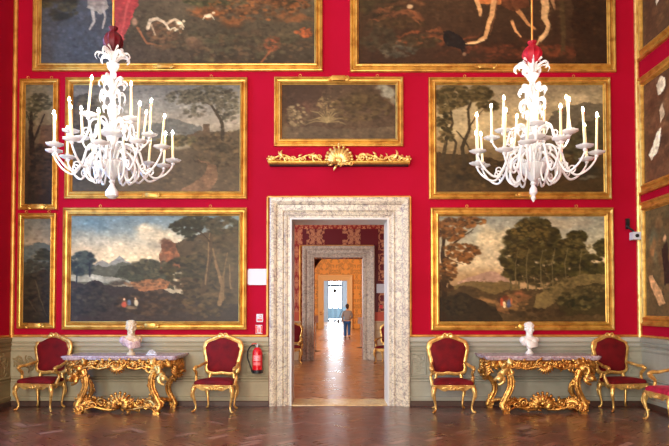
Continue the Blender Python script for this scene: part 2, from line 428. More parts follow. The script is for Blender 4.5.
# ---------------------------------------------------------------- rooms beyond
Y2, Y2b, Y3, Y3b, Y4 = 20.4, 21.1, 50., 50.6, 74.
H2 = 7.
E0, E1 = P(314, 310, Y2).x, P(363, 310, Y2).x; EZ = P(335, 257.5, Y2).z
W20, W21 = -5., 4.6
wallbox('wall_second_room', M['damask_red'], [((W20, Y2, 0), (E0, Y2b, H2)), ((E1, Y2, 0), (W21, Y2b, H2)), ((E0, Y2, EZ), (E1, Y2b, H2))])
wallbox('wall_second_room_left', M['damask_red'], [((W20-.2, YB+T, 0), (W20, Y2, H2))])
wallbox('wall_second_room_right', M['damask_red'], [((W21, YB+T, 0), (W21+.2, Y2, H2))])
wallbox('ceiling_second_room', M['plaster'], [((W20-.2, YB+T, H2), (W21+.2, Y2b, H2+.2))])
herring('floor_second_room', W20, W21, YB+T, Y2b, .12, 3, M['floor2'], 5, -.004)
S0, S1 = P(301, 310, Y2).x, P(373, 310, Y2).x
surround('door_2', M['marble_grey'], E0, E1, EZ, (S1-S0-(E1-E0))/2, Y2, .8)
pk = (190, 150, 120)
wm = plain('rose_wainscot', (206, 176, 138), .6)
z2 = P(335, 321, Y2).z; pr2 = [(0, .05), (.2, .05), (.22, .02), (z2-.3, .02), (z2-.28, .04), (z2-.06, .04), (z2-.04, .07), (z2, .07)]
run_x('trim_17', wm, W20, S0, Y2, pr2); run_x('trim_18', wm, S1, W21, Y2, pr2)
pr2b = [(z2, .03), (P(335, 312, Y2).z, .03)]
rf = plain('rose_frieze', (196, 84, 60), .6)
run_x('trim_19', rf, W20, S0, Y2, pr2b); run_x('trim_20', rf, S1, W21, Y2, pr2b)
fillet('trim_21', [(S0-.03, Y2-.02, 0), (S0-.03, Y2-.02, P(335, 246, Y2).z), (S1+.03, Y2-.02, P(335, 246, Y2).z), (S1+.03, Y2-.02, 0)], .035)
# third room, yellow
G0, G1 = P(323.8, 310, Y3).x, P(347, 310, Y3).x; GZ3 = P(335, 280.5, Y3).z; H3 = 8.
wallbox('wall_third_room', M['damask_yellow'], [((-4.4, Y3, 0), (G0, Y3b, H3)), ((G1, Y3, 0), (4.6, Y3b, H3)), ((G0, Y3, GZ3), (G1, Y3b, H3))])
wallbox('wall_third_room_left', M['damask_yellow'], [((-4.6, Y2b, 0), (-4.4, Y3, H3))])
wallbox('wall_third_room_right', M['damask_yellow'], [((4.6, Y2b, 0), (4.8, Y3, H3))])
wallbox('ceiling_third_room', M['plaster'], [((-4.6, Y2b, H3), (4.8, Y3b, H3+.2))])
herring('floor_third_room', -4.4, 4.6, Y2b, Y3b, .2, 3, M['floor2'], 6, -.004)
surround('door_3', plain('ochre_door_frame', (222, 176, 112), .5), G0, G1, GZ3, P(352.5, 310, Y3).x-G1, Y3, 1.)
# fourth room with its bright window
wg = plain('blue_grey_plaster', (190, 200, 210), .7)
X40, X41 = -3., 3.2; q0, q1 = P(328, 310, Y4).x, P(342.4, 310, Y4).x; qz = P(335, 280, Y4).z
wallbox('wall_fourth_room', wg, [((X40, Y4, 0), (q0, Y4+.3, 7)), ((q1, Y4, 0), (X41, Y4+.3, 7)), ((q0, Y4, qz), (q1, Y4+.3, 7))])
wallbox('wall_fourth_room_left', wg, [((X40-.2, Y3b, 0), (X40, Y4, 7))]); wallbox('wall_fourth_room_right', wg, [((X41, Y3b, 0), (X41+.2, Y4, 7))])
wallbox('ceiling_fourth_room', M['plaster'], [((X40-.2, Y3b, 7), (X41+.2, Y4+.3, 7.2))])
herring('floor_fourth_room', X40, X41, Y3b, Y4+.3, .2, 3, M['floor2'], 8, -.004)
m = MB()
for xx in (q0+.04, (q0+q1)/2, q1-.04): m.box((xx-.08, Y4+.02, 0), (xx+.08, Y4+.1, qz))
zt = P(335, 285.5, Y4).z
for z in (.06, zt, qz-.04): m.box((q0, Y4+.01, z-.13), (q1, Y4+.11, z+.13))
struct(m.build('window_4', plain('grey_window_frame', (84, 98, 112), .5), smooth=False))
# bright sky seen through the far window
m = MB(); m.add([(q0-3, Y4+3, -1), (q1+3, Y4+3, -1), (q1+3, Y4+3, 9), (q0-3, Y4+3, 9)], [(0, 1, 2, 3)])
struct(m.build('window_5', M['daylight'], smooth=False))

# ---------------------------------------------------------------- daylight and added front fill
def area(name, loc, rot, sx, sy, power, col):
    l = bpy.data.lights.new(name, 'AREA'); l.shape = 'RECTANGLE'; l.size = sx; l.size_y = sy; l.energy = power; l.color = col
    o = bpy.data.objects.new(name, l); COL.objects.link(o); o.location = loc; o.rotation_euler = rot; return o
for (a, b), pw, c in zip(WIN, LW, LC):
    area('window_daylight', (XL-.34, (a+b)/2, (WZ0+WZ1)/2), (0, -PI/2, 0), WZ1-WZ0, b-a, pw, c)
for x0, x1 in FW:  # fill lights added behind the camera, dressed with bars; solid wall behind
    m = MB(); mm = plain('fill_light_bars', (225, 220, 205), .5)
    for xx in (x0, (x0+x1)/2, x1): m.box((xx-.04, YF+.0, .9), (xx+.04, YF+.06, 5.6))
    for k in range(5): z = .93+(5.6-.96)*k/4; m.box((x0, YF+.005, z-.03), (x1, YF+.055, z+.03))
    struct(m.build('window_%d' % (6+(x0 > -2)), mm, smooth=False))  # bars around an added fill light
    area('window_daylight', ((x0+x1)/2, YF+.08, 3.25), (PI/2, 0, 0), x1-x0, 4.7, LF, LFC)
area('second_room_daylight', (W20+.03, 15.5, 3.2), (0, -PI/2, 0), 3.6, 2., L2, (.9, .95, 1))
area('third_room_daylight', (-4.36, 27., 3.4), (0, -PI/2, 0), 4, 3., L3, (1, .97, .9))
area('third_room_daylight', (-4.36, 42., 3.4), (0, -PI/2, 0), 4, 3., L3, (1, .97, .9))
area('fourth_room_daylight', (X40+.03, 64., 3.2), (0, -PI/2, 0), 4, 3, L4, (.85, .93, 1))
w = bpy.data.worlds.new('sky'); S.world = w; w.use_nodes = True
w.node_tree.nodes['Background'].inputs[0].default_value = (.6, .75, 1, 1); w.node_tree.nodes['Background'].inputs[1].default_value = .6
S.view_settings.view_transform = 'Standard'; S.view_settings.look = 'None'; S.view_settings.gamma = 1; S.view_settings.use_curve_mapping = False
S.view_settings.exposure = EXPO
# ---------------------------------------------------------------- oil paintings
def fnoise(H, W, scale, octv, rs):
    out = np.zeros((H, W)); amp = 1.; tot = 0
    for o in range(octv):
        gh, gw = max(2, int(H/scale*2**o)+2), max(2, int(W/scale*2**o)+2)
        g = rs.rand(gh, gw); y = np.linspace(0, gh-1.001, H); x = np.linspace(0, gw-1.001, W)
        yi = y.astype(int); xi = x.astype(int); fy = y-yi; fx = x-xi; fy = fy*fy*(3-2*fy); fx = fx*fx*(3-2*fx)
        a = g[yi][:, xi]; b = g[yi][:, xi+1]; c = g[yi+1][:, xi]; d = g[yi+1][:, xi+1]
        out += amp*((a*(1-fx)+b*fx)*(1-fy[:, None])+(c*(1-fx)+d*fx)*fy[:, None]); tot += amp; amp *= .55
    return out/tot*2-1
class Art:
    def __init__(s, x0, y0, x1, y1, base, seed=1, r=1.5):
        s.x0, s.y0, s.x1, s.y1, s.r = x0, y0, x1, y1, r
        s.W = int((x1-x0)*r)+1; s.H = int((y1-y0)*r)+1
        s.rs = np.random.RandomState(seed)
        s.X, s.Y = np.meshgrid(np.linspace(x0, x1, s.W), np.linspace(y0, y1, s.H))
        s.c = np.ones((s.H, s.W, 3))*np.array(base, float)
        s.n1 = fnoise(s.H, s.W, 14*r, 4, s.rs)*1.6; s.n2 = fnoise(s.H, s.W, 14*r, 4, s.rs)*1.6
        s.fine = fnoise(s.H, s.W, 5*r, 3, s.rs); s.big = fnoise(s.H, s.W, 50*r, 4, s.rs)
    def put(s, m, col):
        s.c += (np.array(col, float)-s.c)*np.clip(m, 0, 1)[..., None]
    def grad(s, stops):
        ys = [a for a, _ in stops]
        for k in range(3): s.c[..., k] = np.interp(s.Y+3*s.n1, ys, [c[k] for _, c in stops])
    def ell(s, cx, cy, rx, ry, col, a=1., soft=.35, dis=3.):
        d = np.sqrt(((s.X+dis*s.n1-cx)/rx)**2+((s.Y+dis*s.n2-cy)/ry)**2)
        s.put(np.clip((1-d)/soft, 0, 1)*a, col)
    def poly(s, pts, col, a=1., dis=2.):
        ex = lambda v, a, b: v-15 if v <= a+1.5 else (v+15 if v >= b-1.5 else v)
        pts = [(ex(p[0], s.x0, s.x1), ex(p[1], s.y0, s.y1)) for p in pts]
        X = s.X+dis*s.n1; Y = s.Y+dis*s.n2; ins = np.zeros(X.shape, bool); n = len(pts)
        for i in range(n):
            xa, ya = pts[i]; xb, yb = pts[(i+1) % n]
            if ya == yb: continue
            ins ^= ((ya > Y) != (yb > Y)) & (X < (xb-xa)*(Y-ya)/(yb-ya)+xa)
        s.put(ins*a*(1+.25*s.fine), col)
    def line(s, pts, w0, w1, col, a=1., dis=.8):
        n = len(pts)-1; m = np.zeros(s.X.shape)
        X = s.X+dis*s.n1; Y = s.Y+dis*s.n2
        for i in range(n):
            (xa, ya), (xb, yb) = pts[i], pts[i+1]; dx, dy = xb-xa, yb-ya; L = dx*dx+dy*dy+1e-9
            t = np.clip(((X-xa)*dx+(Y-ya)*dy)/L, 0, 1); w = w0+(w1-w0)*(i+t)/n
            d = np.hypot(X-xa-t*dx, Y-ya-t*dy); m = np.maximum(m, np.clip((w-d)/.7+.3, 0, 1))
        s.put(m*a, col)
    def fol(s, cx, cy, rx, ry, cols, n=150, size=2.2, a=.85):
        for i in range(n):
            t = s.rs.rand()*2*PI; q = math.sqrt(s.rs.rand()); x = cx+rx*q*math.cos(t); y = cy+ry*q*math.sin(t)
            z = size*(.5+s.rs.rand()); c = cols[s.rs.randint(len(cols))]
            j0 = int((x-z*1.5-s.x0)*s.r); j1 = int((x+z*1.5-s.x0)*s.r)+2; i0 = int((y-z-s.y0)*s.r); i1 = int((y+z-s.y0)*s.r)+2
            j0 = max(j0, 0); i0 = max(i0, 0)
            if j1 <= j0 or i1 <= i0 or j0 >= s.W or i0 >= s.H: continue
            sl = (slice(i0, i1), slice(j0, j1))
            d = np.hypot((s.X[sl]-x+s.n1[sl])/(z*1.3), (s.Y[sl]-y+s.n2[sl])/(z*.8)); m = np.clip((1-d)*2, 0, 1)*a
            s.c[sl] += (np.array(c, float)*(.88+.24*s.rs.rand())-s.c[sl])*m[..., None]
    def done(s, k=.11, gain=1.):
        n = int((s.x1-s.x0)*(s.y1-s.y0)*.16)
        for i in range(n):
            x = s.rs.uniform(s.x0, s.x1); y = s.rs.uniform(s.y0, s.y1); z = s.rs.uniform(.7, 1.9); w = s.rs.uniform(1, 2.2)
            jx = min(int((x-s.x0)*s.r), s.W-1); iy = min(int((y-s.y0)*s.r), s.H-1); c = s.c[iy, jx]*s.rs.choice((.74, .86, 1.15, 1.28))
            j0 = max(int((x-z*w-s.x0)*s.r), 0); j1 = int((x+z*w-s.x0)*s.r)+2; i0 = max(int((y-z-s.y0)*s.r), 0); i1 = int((y+z-s.y0)*s.r)+2
            sl = (slice(i0, i1), slice(j0, j1)); d = np.hypot((s.X[sl]-x)/(z*w), (s.Y[sl]-y)/z)
            s.c[sl] += (c-s.c[sl])*(np.clip((1-d)*1.6, 0, 1)*.3)[..., None]
        s.c = 128*np.power(s.c/128, 1.08)
        s.c *= np.array([1.02, 1., .91])
        s.c *= (1+k*s.fine+k*s.big)[..., None]*gain
        c = np.clip(s.c/255, 0, 1); return np.where(c <= .04045, c/12.92, ((c+.055)/1.055)**2.4)
def canvas_mesh(art, W, H, h, parent, gain=1.):
    c = art.done(gain=gain); nh, nw = c.shape[:2]
    xs = np.linspace(-W/2, W/2, nw); zs = np.linspace(H, 0, nh); X, Z = np.meshgrid(xs, zs)
    me = bpy.data.meshes.new('canvas'); n = nh*nw
    me.vertices.add(n); v = np.stack([X, np.full_like(X, -h), Z], -1).reshape(-1); me.vertices.foreach_set('co', v)
    i = np.arange(n).reshape(nh, nw); q = np.stack([i[:-1, :-1], i[1:, :-1], i[1:, 1:], i[:-1, 1:]], -1).reshape(-1)
    nf = len(q)//4; me.loops.add(len(q)); me.loops.foreach_set('vertex_index', q)
    me.polygons.add(nf); me.polygons.foreach_set('loop_start', np.arange(nf)*4)
    me.update(calc_edges=True); me.materials.append(M['canvas'])
    at = me.color_attributes.new('Col', 'FLOAT_COLOR', 'POINT')
    at.data.foreach_set('color', np.concatenate([c.reshape(-1, 3), np.ones((n, 1))], 1).reshape(-1))
    o = bpy.data.objects.new('canvas', me); COL.objects.link(o); o.parent = parent; return o
FP = [(0, 0), (0, .05), (.06, .062), (.16, .066), (.26, .05), (.34, .038), (.5, .034), (.6, .05), (.66, .074), (.78, .08), (.88, .066), (.93, .04), (1, .034), (1, .012)]
def frame_mesh(W, H, bw, parent, mat, k=1.):
    m = MB(); n = len(FP); rings = []
    for sx, z0, sz in ((-1, 0, 1), (1, 0, 1), (1, H, -1), (-1, H, -1)):
        rings.append([(sx*(W/2-t*bw), -h*k, z0+sz*t*bw) for t, h in FP])
    vs = [v for r in rings for v in r]; fs = []
    for i in range(4):
        j = (i+1) % 4
        for q in range(n-1): fs.append((i*n+q, j*n+q, j*n+q+1, i*n+q+1))
    m.add(vs, fs); return m.build('frame', mat, parent, smooth=False)
def plaque_mesh(w, h, x, z, parent, k=.07):
    m = MB(); y = -k
    m.loft([[(x+a*w*s_, y-d, z+b*h*s_) for a, b in ((-.5, 0), (-.42, .3), (-.38, .5), (.38, .5), (.42, .3), (.5, 0), (.42, -.3), (.38, -.5), (-.38, -.5), (-.42, -.3))] for s_, d in ((1, 0), (1, .02), (.85, .028))])
    for sx in (-1, 1):
        m.scroll((x+sx*w*.5, y-.02, z), h*.42, 1.2, 0, sx, h*.13); m.leaf((x+sx*w*.4, y-.02, z-h*.5), (x+sx*w*.72, y-.02, z-h*.05), (0, -.01, 0), h*.2)
    m.build('plaque', M['gold_frame'], parent)
def painting(nm, label, cat, outer, inner, art, group=None, plaque=None, mat=None, k=1., gain=1.):
    x0, y0, x1, y1 = outer
    A = P((x0+x1)/2, y0, YB); B = P((x0+x1)/2, y1, YB); ym = (y0+y1)/2
    X0, X1 = P(x0, ym, YB-.06).x, P(x1, ym, YB-.06).x; zt, zb = P(335, y0, YB-.06).z, P(335, y1, YB-.06).z
    W, H = X1-X0, zt-zb; cx = (X0+X1)/2
    t = thing(nm, (cx, YB, zb), label, cat, group)
    bw = ((inner[0]-x0)+(x1-inner[2])+(y1-inner[3]))/3/57.6
    frame_mesh(W, H, bw, t, mat or M['gold_frame'], k)
    m = MB(); m.box((-W/2+bw*.5, -.02, bw*.5), (W/2-bw*.5, 0, H-bw*.5))
    c = canvas_mesh(art, W-2*bw, H-2*bw, .024, t, gain); c.location = (0, 0, bw)
    if plaque:
        px, py, pw, ph = plaque; q = P(px, py, YB-.08); plaque_mesh(pw/57.6, ph/57.6, q.x-cx, q.z-zb, t)
    if y0 > 30:
        for sx in (-.3, .3):
            m = MB(); m.tube([(sx*W+.022*math.cos(a), -.02, H+.03+.022*math.sin(a)) for a in np.linspace(0, 2*PI, 12, False)], .005, 5, True)
            m.tube([(sx*W, -.02, H-.01), (sx*W, -.02, H+.015)], .006, 5)
            m.build('hanging_ring', M['gold_trim'], t)
    return t
PG_ = 'large gilt-framed paintings on the crimson wall'
dk = [(40, 38, 30), (52, 48, 34), (66, 58, 38)]

# --- wide landscape, lower left
a = Art(69.6, 214, 237, 322, (60, 52, 44), 11)
a.grad([(214, (100, 116, 124)), (228, (122, 132, 132)), (246, (178, 164, 142)), (262, (196, 176, 146)), (270, (150, 138, 118))])
a.ell(88, 222, 26, 10, (92, 118, 134), .7, .9); a.ell(118, 216, 20, 6, (104, 126, 138), .6, .9)
a.ell(150, 232, 22, 13, (176, 164, 142), .9, .5); a.ell(166, 238, 20, 12, (188, 172, 146), .8, .6); a.ell(142, 226, 12, 6, (196, 180, 154), .8, .6); a.ell(100, 240, 26, 7, (170, 162, 148), .5, .8); a.ell(160, 246, 22, 5, (128, 122, 112), .5, .8)
a.poly([(92, 264), (100, 259), (108, 262), (118, 255), (126, 260), (134, 263), (150, 262), (150, 275), (92, 275)], (112, 112, 110), .9, 1.5)
a.poly([(70, 268), (98, 266), (120, 262), (140, 262), (166, 258), (166, 284), (70, 284)], (78, 78, 66), .9, 3)
a.poly([(120, 266), (150, 261), (170, 262), (170, 290), (112, 276)], (58, 58, 46), .9, 3)
a.poly([(70, 275), (90, 274), (112, 277), (130, 281), (126, 286), (100, 282), (70, 280)], (150, 148, 138), .9, 1)
a.poly([(157, 258), (161, 245), (168, 238), (178, 240), (186, 248), (192, 262), (190, 272), (158, 272)], (108, 72, 52), 1, 2.5)
a.fol(178, 252, 14, 10, [(96, 64, 46), (134, 86, 60), (72, 54, 40), (112, 78, 56)], 120, 2, .7); a.ell(167, 242, 9, 6, (84, 58, 44), .9, .5); a.ell(184, 252, 8, 7, (142, 92, 64), .8, .6); a.ell(170, 259, 7, 6, (132, 84, 60), .8, .6)
a.poly([(176, 240), (190, 234), (205, 229), (237, 222), (237, 322), (186, 322), (180, 270)], (72, 60, 44), 1, 3)
a.fol(150, 268, 22, 9, [(54, 54, 44), (66, 64, 50), (80, 74, 56)], 130, 2.4)
a.fol(190, 270, 30, 14, dk, 220, 2.6)
a.fol(80, 262, 13, 12, [(54, 60, 58), (46, 50, 48), (68, 74, 68)], 160, 2.4)
a.line([(88, 262), (89, 276)], .8, 1, (40, 42, 48)); a.line([(76, 268), (74, 300)], .8, 1.2, (46, 48, 54))
a.poly([(70, 281), (100, 282), (118, 287), (140, 284), (165, 292), (200, 300), (237, 306), (237, 322), (70, 322)], (52, 44, 40), 1, 3)
a.ell(118, 283, 12, 4, (62, 54, 44), .9, .5)
a.poly([(128, 281), (150, 279), (168, 282), (164, 290), (140, 292)], (142, 96, 66), .9, 2); a.ell(150, 284, 12, 3, (150, 104, 74), .5, .8); a.fol(148, 284, 24, 5, [(70, 56, 42), (110, 80, 58)], 70, 1.6, .6); a.fol(184, 284, 14, 6, [(54, 46, 34), (80, 62, 44)], 80, 2.2, .8)
a.fol(88, 300, 22, 16, [(50, 46, 40), (64, 58, 48), (40, 36, 32)], 220, 2.6, .7)
a.fol(150, 304, 36, 12, [(54, 42, 32), (76, 58, 42), (42, 36, 30)], 240, 2.4, .65)
a.fol(205, 298, 26, 20, [(62, 52, 36), (84, 68, 46), (44, 38, 28)], 300, 2.3, .65)
a.fol(212, 256, 22, 22, [(62, 54, 38), (78, 68, 48), (88, 72, 50), (50, 44, 32)], 220, 2.6, .55); a.ell(210, 296, 16, 3, (100, 80, 54), .6, .8); a.ell(222, 262, 10, 12, (84, 72, 50), .5, .8); a.ell(190, 310, 20, 3, (82, 62, 42), .5, .8)
a.line([(210, 218), (209, 240), (207, 262), (205, 280), (201, 292)], 1.8, 3.0, (70, 56, 40)); a.line([(208, 222), (206, 262), (204, 284)], .6, 1.1, (128, 104, 74), .7)
a.line([(211, 248), (216, 268), (221, 286), (218, 304)], .8, 2.6, (112, 90, 64)); a.line([(226, 252), (222, 276), (221, 300)], .6, 1.4, (104, 84, 58)); a.line([(228, 264), (229, 288)], .5, .9, (116, 94, 66))
a.line([(207, 240), (198, 230), (190, 228)], .8, .4, (70, 58, 40)); a.line([(208, 236), (218, 226)], .8, .5, (70, 58, 40))
a.fol(184, 225, 16, 7, [(44, 42, 28), (56, 52, 34), (36, 34, 24)], 150, 1.9); a.fol(196, 219, 18, 5, [(44, 42, 28), (56, 52, 34)], 110, 1.9); a.fol(188, 236, 5, 4, [(40, 38, 26)], 30, 1.5); a.line([(208, 240), (200, 232), (190, 226)], .9, .5, (56, 44, 30)); a.fol(222, 224, 18, 10, [(56, 50, 36), (74, 64, 46), (60, 56, 40)], 160, 2.2, .7); a.fol(183, 232, 6, 4, [(46, 46, 32)], 24, 1.6)
a.ell(123, 305, 3, 4, (170, 80, 60), .9, .4, .5); a.ell(128, 303, 2.2, 4, (90, 100, 120), .9, .4, .5); a.ell(135, 303, 2.6, 4, (186, 176, 150), .9, .4, .5); a.ell(130, 308, 7, 2, (130, 110, 86), .8, .5, .5); a.ell(123, 299.5, 1.2, 1.4, (200, 160, 130), 1, .3, 0); a.ell(134, 298.5, 1.2, 1.4, (190, 150, 120), 1, .3, 0)
A_LL = a
# --- wide landscape, lower right
a = Art(440, 215, 606, 322, (66, 56, 36), 12)
a.grad([(215, (126, 128, 122)), (240, (150, 146, 130)), (262, (184, 166, 138)), (275, (150, 124, 92))])
a.ell(494, 236, 17, 12, (176, 164, 138), .9, .5); a.ell(486, 226, 9, 6, (164, 154, 134), .8, .6); a.ell(504, 246, 16, 10, (184, 168, 138), .8, .6); a.ell(486, 243, 12, 10, (196, 180, 150), .7, .5); a.ell(508, 234, 10, 9, (186, 172, 144), .7, .5); a.ell(560, 222, 20, 7, (164, 154, 134), .8, .5); a.ell(580, 221, 18, 6, (150, 144, 130), .8, .6); a.ell(476, 258, 18, 8, (190, 172, 140), .7, .8)
a.poly([(458, 282), (472, 277), (484, 272), (492, 271), (500, 274), (514, 284), (462, 290)], (146, 118, 104), .9, 1.5)
a.poly([(452, 285), (474, 281), (500, 280), (520, 286), (520, 300), (448, 300)], (96, 80, 48), .9, 2)
a.poly([(440, 290), (466, 286), (490, 292), (520, 290), (560, 286), (606, 278), (606, 322), (440, 322)], (70, 56, 36), 1, 3)
G1_ = [(50, 46, 26), (62, 56, 30), (74, 66, 38), (44, 40, 24)]
for x in (512, 520, 529, 537, 545, 552, 560, 571): a.line([(x+2, 262), (x-1, 278), (x, 290)], .7, 1.1, (88, 78, 52))
a.fol(535, 240, 28, 18, G1_, 420, 3); a.fol(518, 258, 16, 14, G1_, 200, 2.8); a.fol(536, 224, 16, 7, G1_, 120, 2.4); a.fol(574, 251, 15, 13, G1_, 200, 2.5); a.fol(577, 236, 11, 6, G1_, 90, 2.2); a.fol(602, 247, 6, 9, G1_, 70, 2.2); a.fol(556, 264, 34, 13, G1_, 330, 2.6); a.fol(520, 272, 16, 9, G1_, 130, 2.2); a.fol(550, 280, 30, 6, [(58, 50, 30), (78, 68, 42), (48, 42, 26)], 150, 2); a.fol(566, 252, 10, 12, G1_, 110, 2.4); a.fol(590, 268, 18, 14, G1_, 150, 2.8)
a.fol(532, 232, 20, 12, [(100, 86, 48), (88, 74, 40)], 110, 1.5, .6); a.fol(520, 252, 14, 8, [(92, 78, 44)], 50, 1.5, .5); a.fol(576, 246, 16, 10, [(90, 78, 46)], 60, 1.5, .5)
for x in (516, 527, 541, 553, 566, 580): a.line([(x+3, 248), (x, 264), (x+1, 286)], .5, .9, (104, 92, 64), .7)
a.poly([(606, 272), (580, 276), (556, 284), (540, 294), (532, 306), (545, 308), (566, 298), (588, 288), (606, 284)], (112, 96, 62), .8, 2.5)
a.poly([(556, 300), (575, 288), (600, 284), (606, 284), (606, 316), (560, 318)], (58, 50, 30), .9, 3)
a.fol(580, 300, 22, 10, [(44, 42, 26), (60, 54, 32), (84, 74, 46)], 160, 2.4)
a.poly([(500, 300), (518, 292), (534, 296), (520, 302), (510, 314), (494, 312)], (118, 80, 52), .7, 2); a.ell(520, 293, 8, 4, (130, 82, 56), .6, .8); a.fol(512, 302, 18, 8, [(96, 72, 46), (124, 92, 58), (70, 54, 36)], 90, 1.6, .6); a.fol(575, 288, 32, 8, [(84, 72, 44), (110, 94, 60), (62, 54, 34)], 150, 1.8, .5)
a.ell(490, 302, 14, 4, (150, 112, 72), .8, .7); a.ell(516, 310, 22, 3, (126, 94, 56), .7, .7)
a.poly([(440, 300), (460, 292), (484, 302), (500, 316), (508, 322), (440, 322)], (46, 38, 26), 1, 2.5)
a.line([(444, 322), (445, 280), (443, 250), (446, 230)], 3, 1.6, (48, 36, 24)); a.line([(446, 262), (454, 244), (462, 236), (474, 228)], 1.3, .6, (54, 38, 24)); a.line([(462, 236), (460, 222)], .8, .5, (54, 38, 24)); a.line([(445, 256), (456, 262), (464, 264)], .9, .4, (54, 38, 24))
O1 = [(104, 68, 34), (82, 58, 32), (62, 46, 28), (118, 80, 44)]
a.fol(452, 228, 14, 12, O1, 170, 2.2); a.fol(470, 220, 16, 5, O1, 90, 2); a.fol(462, 250, 18, 8, O1, 120, 2.1); a.fol(468, 258, 10, 5, O1, 50, 1.9); a.fol(448, 270, 9, 12, O1, 90, 2); a.fol(446, 284, 8, 8, [(60, 44, 26)], 40, 2)
a.fol(456, 306, 16, 10, [(40, 34, 24), (54, 46, 30)], 90, 2.4)
a.fol(535, 314, 30, 6, [(50, 40, 26), (66, 52, 34)], 80, 2.2, .6)
a.ell(502.5, 302, 2., 5, (160, 70, 46), .8, .3, .4); a.ell(505, 305, 1.8, 4, (216, 190, 150), .9, .3, .4); a.ell(509.5, 304, 2.2, 5, (66, 80, 120), .8, .3, .4); a.ell(506, 298, 3.5, 3, (90, 50, 34), .9, .4, .4); a.ell(500, 300, 1.6, 4, (70, 50, 40), .9, .4, .4); a.ell(512, 301, 1.4, 3.4, (150, 90, 60), .9, .4, .4)
A_LR = a
# --- landscape behind the left chandelier
a = Art(70, 84, 238.5, 191, (96, 86, 76), 13)
a.grad([(84, (96, 94, 92)), (105, (120, 116, 108)), (122, (140, 130, 116)), (140, (104, 94, 80)), (191, (74, 62, 50))])
a.ell(135, 104, 34, 12, (134, 132, 124), .7, .8); a.ell(180, 98, 16, 8, (140, 136, 126), .6, .8)
a.poly([(130, 132), (150, 124), (168, 116), (184, 122), (200, 128), (200, 142), (130, 142)], (92, 90, 84), .9, 2)
a.poly([(70, 100), (84, 94), (96, 106), (106, 126), (120, 140), (120, 191), (70, 191)], (66, 60, 50), 1, 4)
a.fol(88, 120, 18, 26, [(56, 52, 42), (74, 68, 54), (88, 80, 62)], 200, 3, .7)
a.poly([(120, 142), (160, 138), (200, 132), (238, 126), (238, 191), (100, 191)], (84, 72, 56), 1, 3)
a.ell(178, 146, 16, 4, (152, 142, 120), .7, .7, 1); a.ell(180, 140, 16, 3, (128, 114, 88), .7, .7, 1); a.ell(170, 134, 14, 2, (150, 144, 130), .5, .6)
a.poly([(201, 134), (201, 123), (208, 123), (208, 134)], (88, 72, 56), 1, .5)
a.fol(176, 140, 22, 5, [(88, 80, 56), (112, 96, 64), (70, 64, 48)], 90, 2)
a.fol(215, 150, 24, 18, [(80, 68, 50), (98, 82, 60), (66, 58, 44)], 240, 2.6, .7)
a.poly([(196, 158), (206, 164), (204, 172), (186, 184), (160, 191), (200, 191), (216, 176), (214, 164)], (118, 90, 68), .7, 2)
a.fol(150, 174, 30, 12, [(70, 60, 48), (92, 78, 58)], 120, 3, .5)
a.line([(222, 138), (220, 122), (212, 108), (204, 96)], 2.2, 1., (64, 56, 44)); a.line([(214, 110), (222, 100), (232, 92)], 1.1, .5, (66, 58, 46)); a.line([(210, 104), (198, 100), (186, 98)], .9, .4, (66, 58, 46)); a.line([(219, 120), (228, 112), (234, 110)], .8, .4, (66, 58, 46))
T1 = [(74, 70, 58), (90, 84, 70), (62, 58, 48), (106, 98, 82)]
a.fol(205, 94, 26, 9, T1, 260, 1.9, .75); a.fol(226, 104, 12, 16, T1, 160, 1.9, .75); a.fol(180, 96, 18, 7, T1, 110, 1.8, .6); a.fol(193, 110, 12, 6, T1, 60, 1.7, .6)
A_ML = a
# --- landscape behind the right chandelier
a = Art(436, 83.5, 604, 191.5, (90, 76, 52), 14)
a.grad([(84, (116, 106, 88)), (104, (140, 128, 104)), (130, (158, 144, 114)), (150, (112, 96, 70)), (191, (62, 50, 32))])
a.ell(515, 118, 32, 26, (168, 154, 122), .7, .9); a.ell(575, 97, 22, 9, (164, 150, 124), .8, .6); a.ell(560, 102, 14, 6, (176, 160, 130), .7, .7); a.ell(480, 112, 16, 16, (160, 144, 112), .7, .8)
a.poly([(540, 130), (556, 112), (570, 104), (584, 100), (604, 104), (604, 160), (536, 160)], (88, 82, 70), .95, 2.5)
a.poly([(560, 134), (580, 120), (604, 116), (604, 170), (556, 170)], (66, 62, 48), .9, 3)
a.poly([(436, 150), (470, 152), (500, 160), (540, 154), (604, 150), (604, 191.5), (436, 191.5)], (64, 52, 34), 1, 3)
a.poly([(500, 158), (545, 150), (560, 156), (530, 164)], (120, 104, 74), .6, 2); a.ell(585, 172, 26, 10, (46, 44, 36), .8, .6); a.ell(590, 178, 12, 2, (110, 108, 96), .6, .6)
a.fol(580, 145, 26, 14, [(66, 62, 44), (52, 50, 38), (84, 76, 54)], 160, 2.8, .7)
a.fol(475, 172, 34, 14, [(58, 48, 30), (80, 66, 42), (44, 38, 26)], 200, 3, .6)
tk = (58, 50, 36)
for pts, w in ((((442, 160), (446, 140), (452, 122), (450, 104), (446, 92)), 2.2), (((452, 162), (456, 142), (448, 128), (444, 122)), 1.8), (((464, 164), (462, 146), (470, 128), (468, 108), (474, 94)), 2.4), (((476, 160), (466, 142), (456, 130)), 1.4), (((470, 126), (478, 114), (486, 106)), 1.)):
    a.line(pts, w, w*.4, tk)
T2 = [(62, 54, 34), (76, 66, 42), (50, 46, 30), (90, 78, 52)]
a.fol(452, 96, 18, 12, T2, 240, 2.2, .8); a.fol(476, 92, 18, 8, T2, 170, 2.2, .8); a.fol(488, 104, 10, 6, T2, 70, 2, .8); a.fol(443, 116, 8, 12, T2, 70, 2, .8); a.fol(446, 134, 8, 8, T2, 50, 2, .7)
A_MR = a
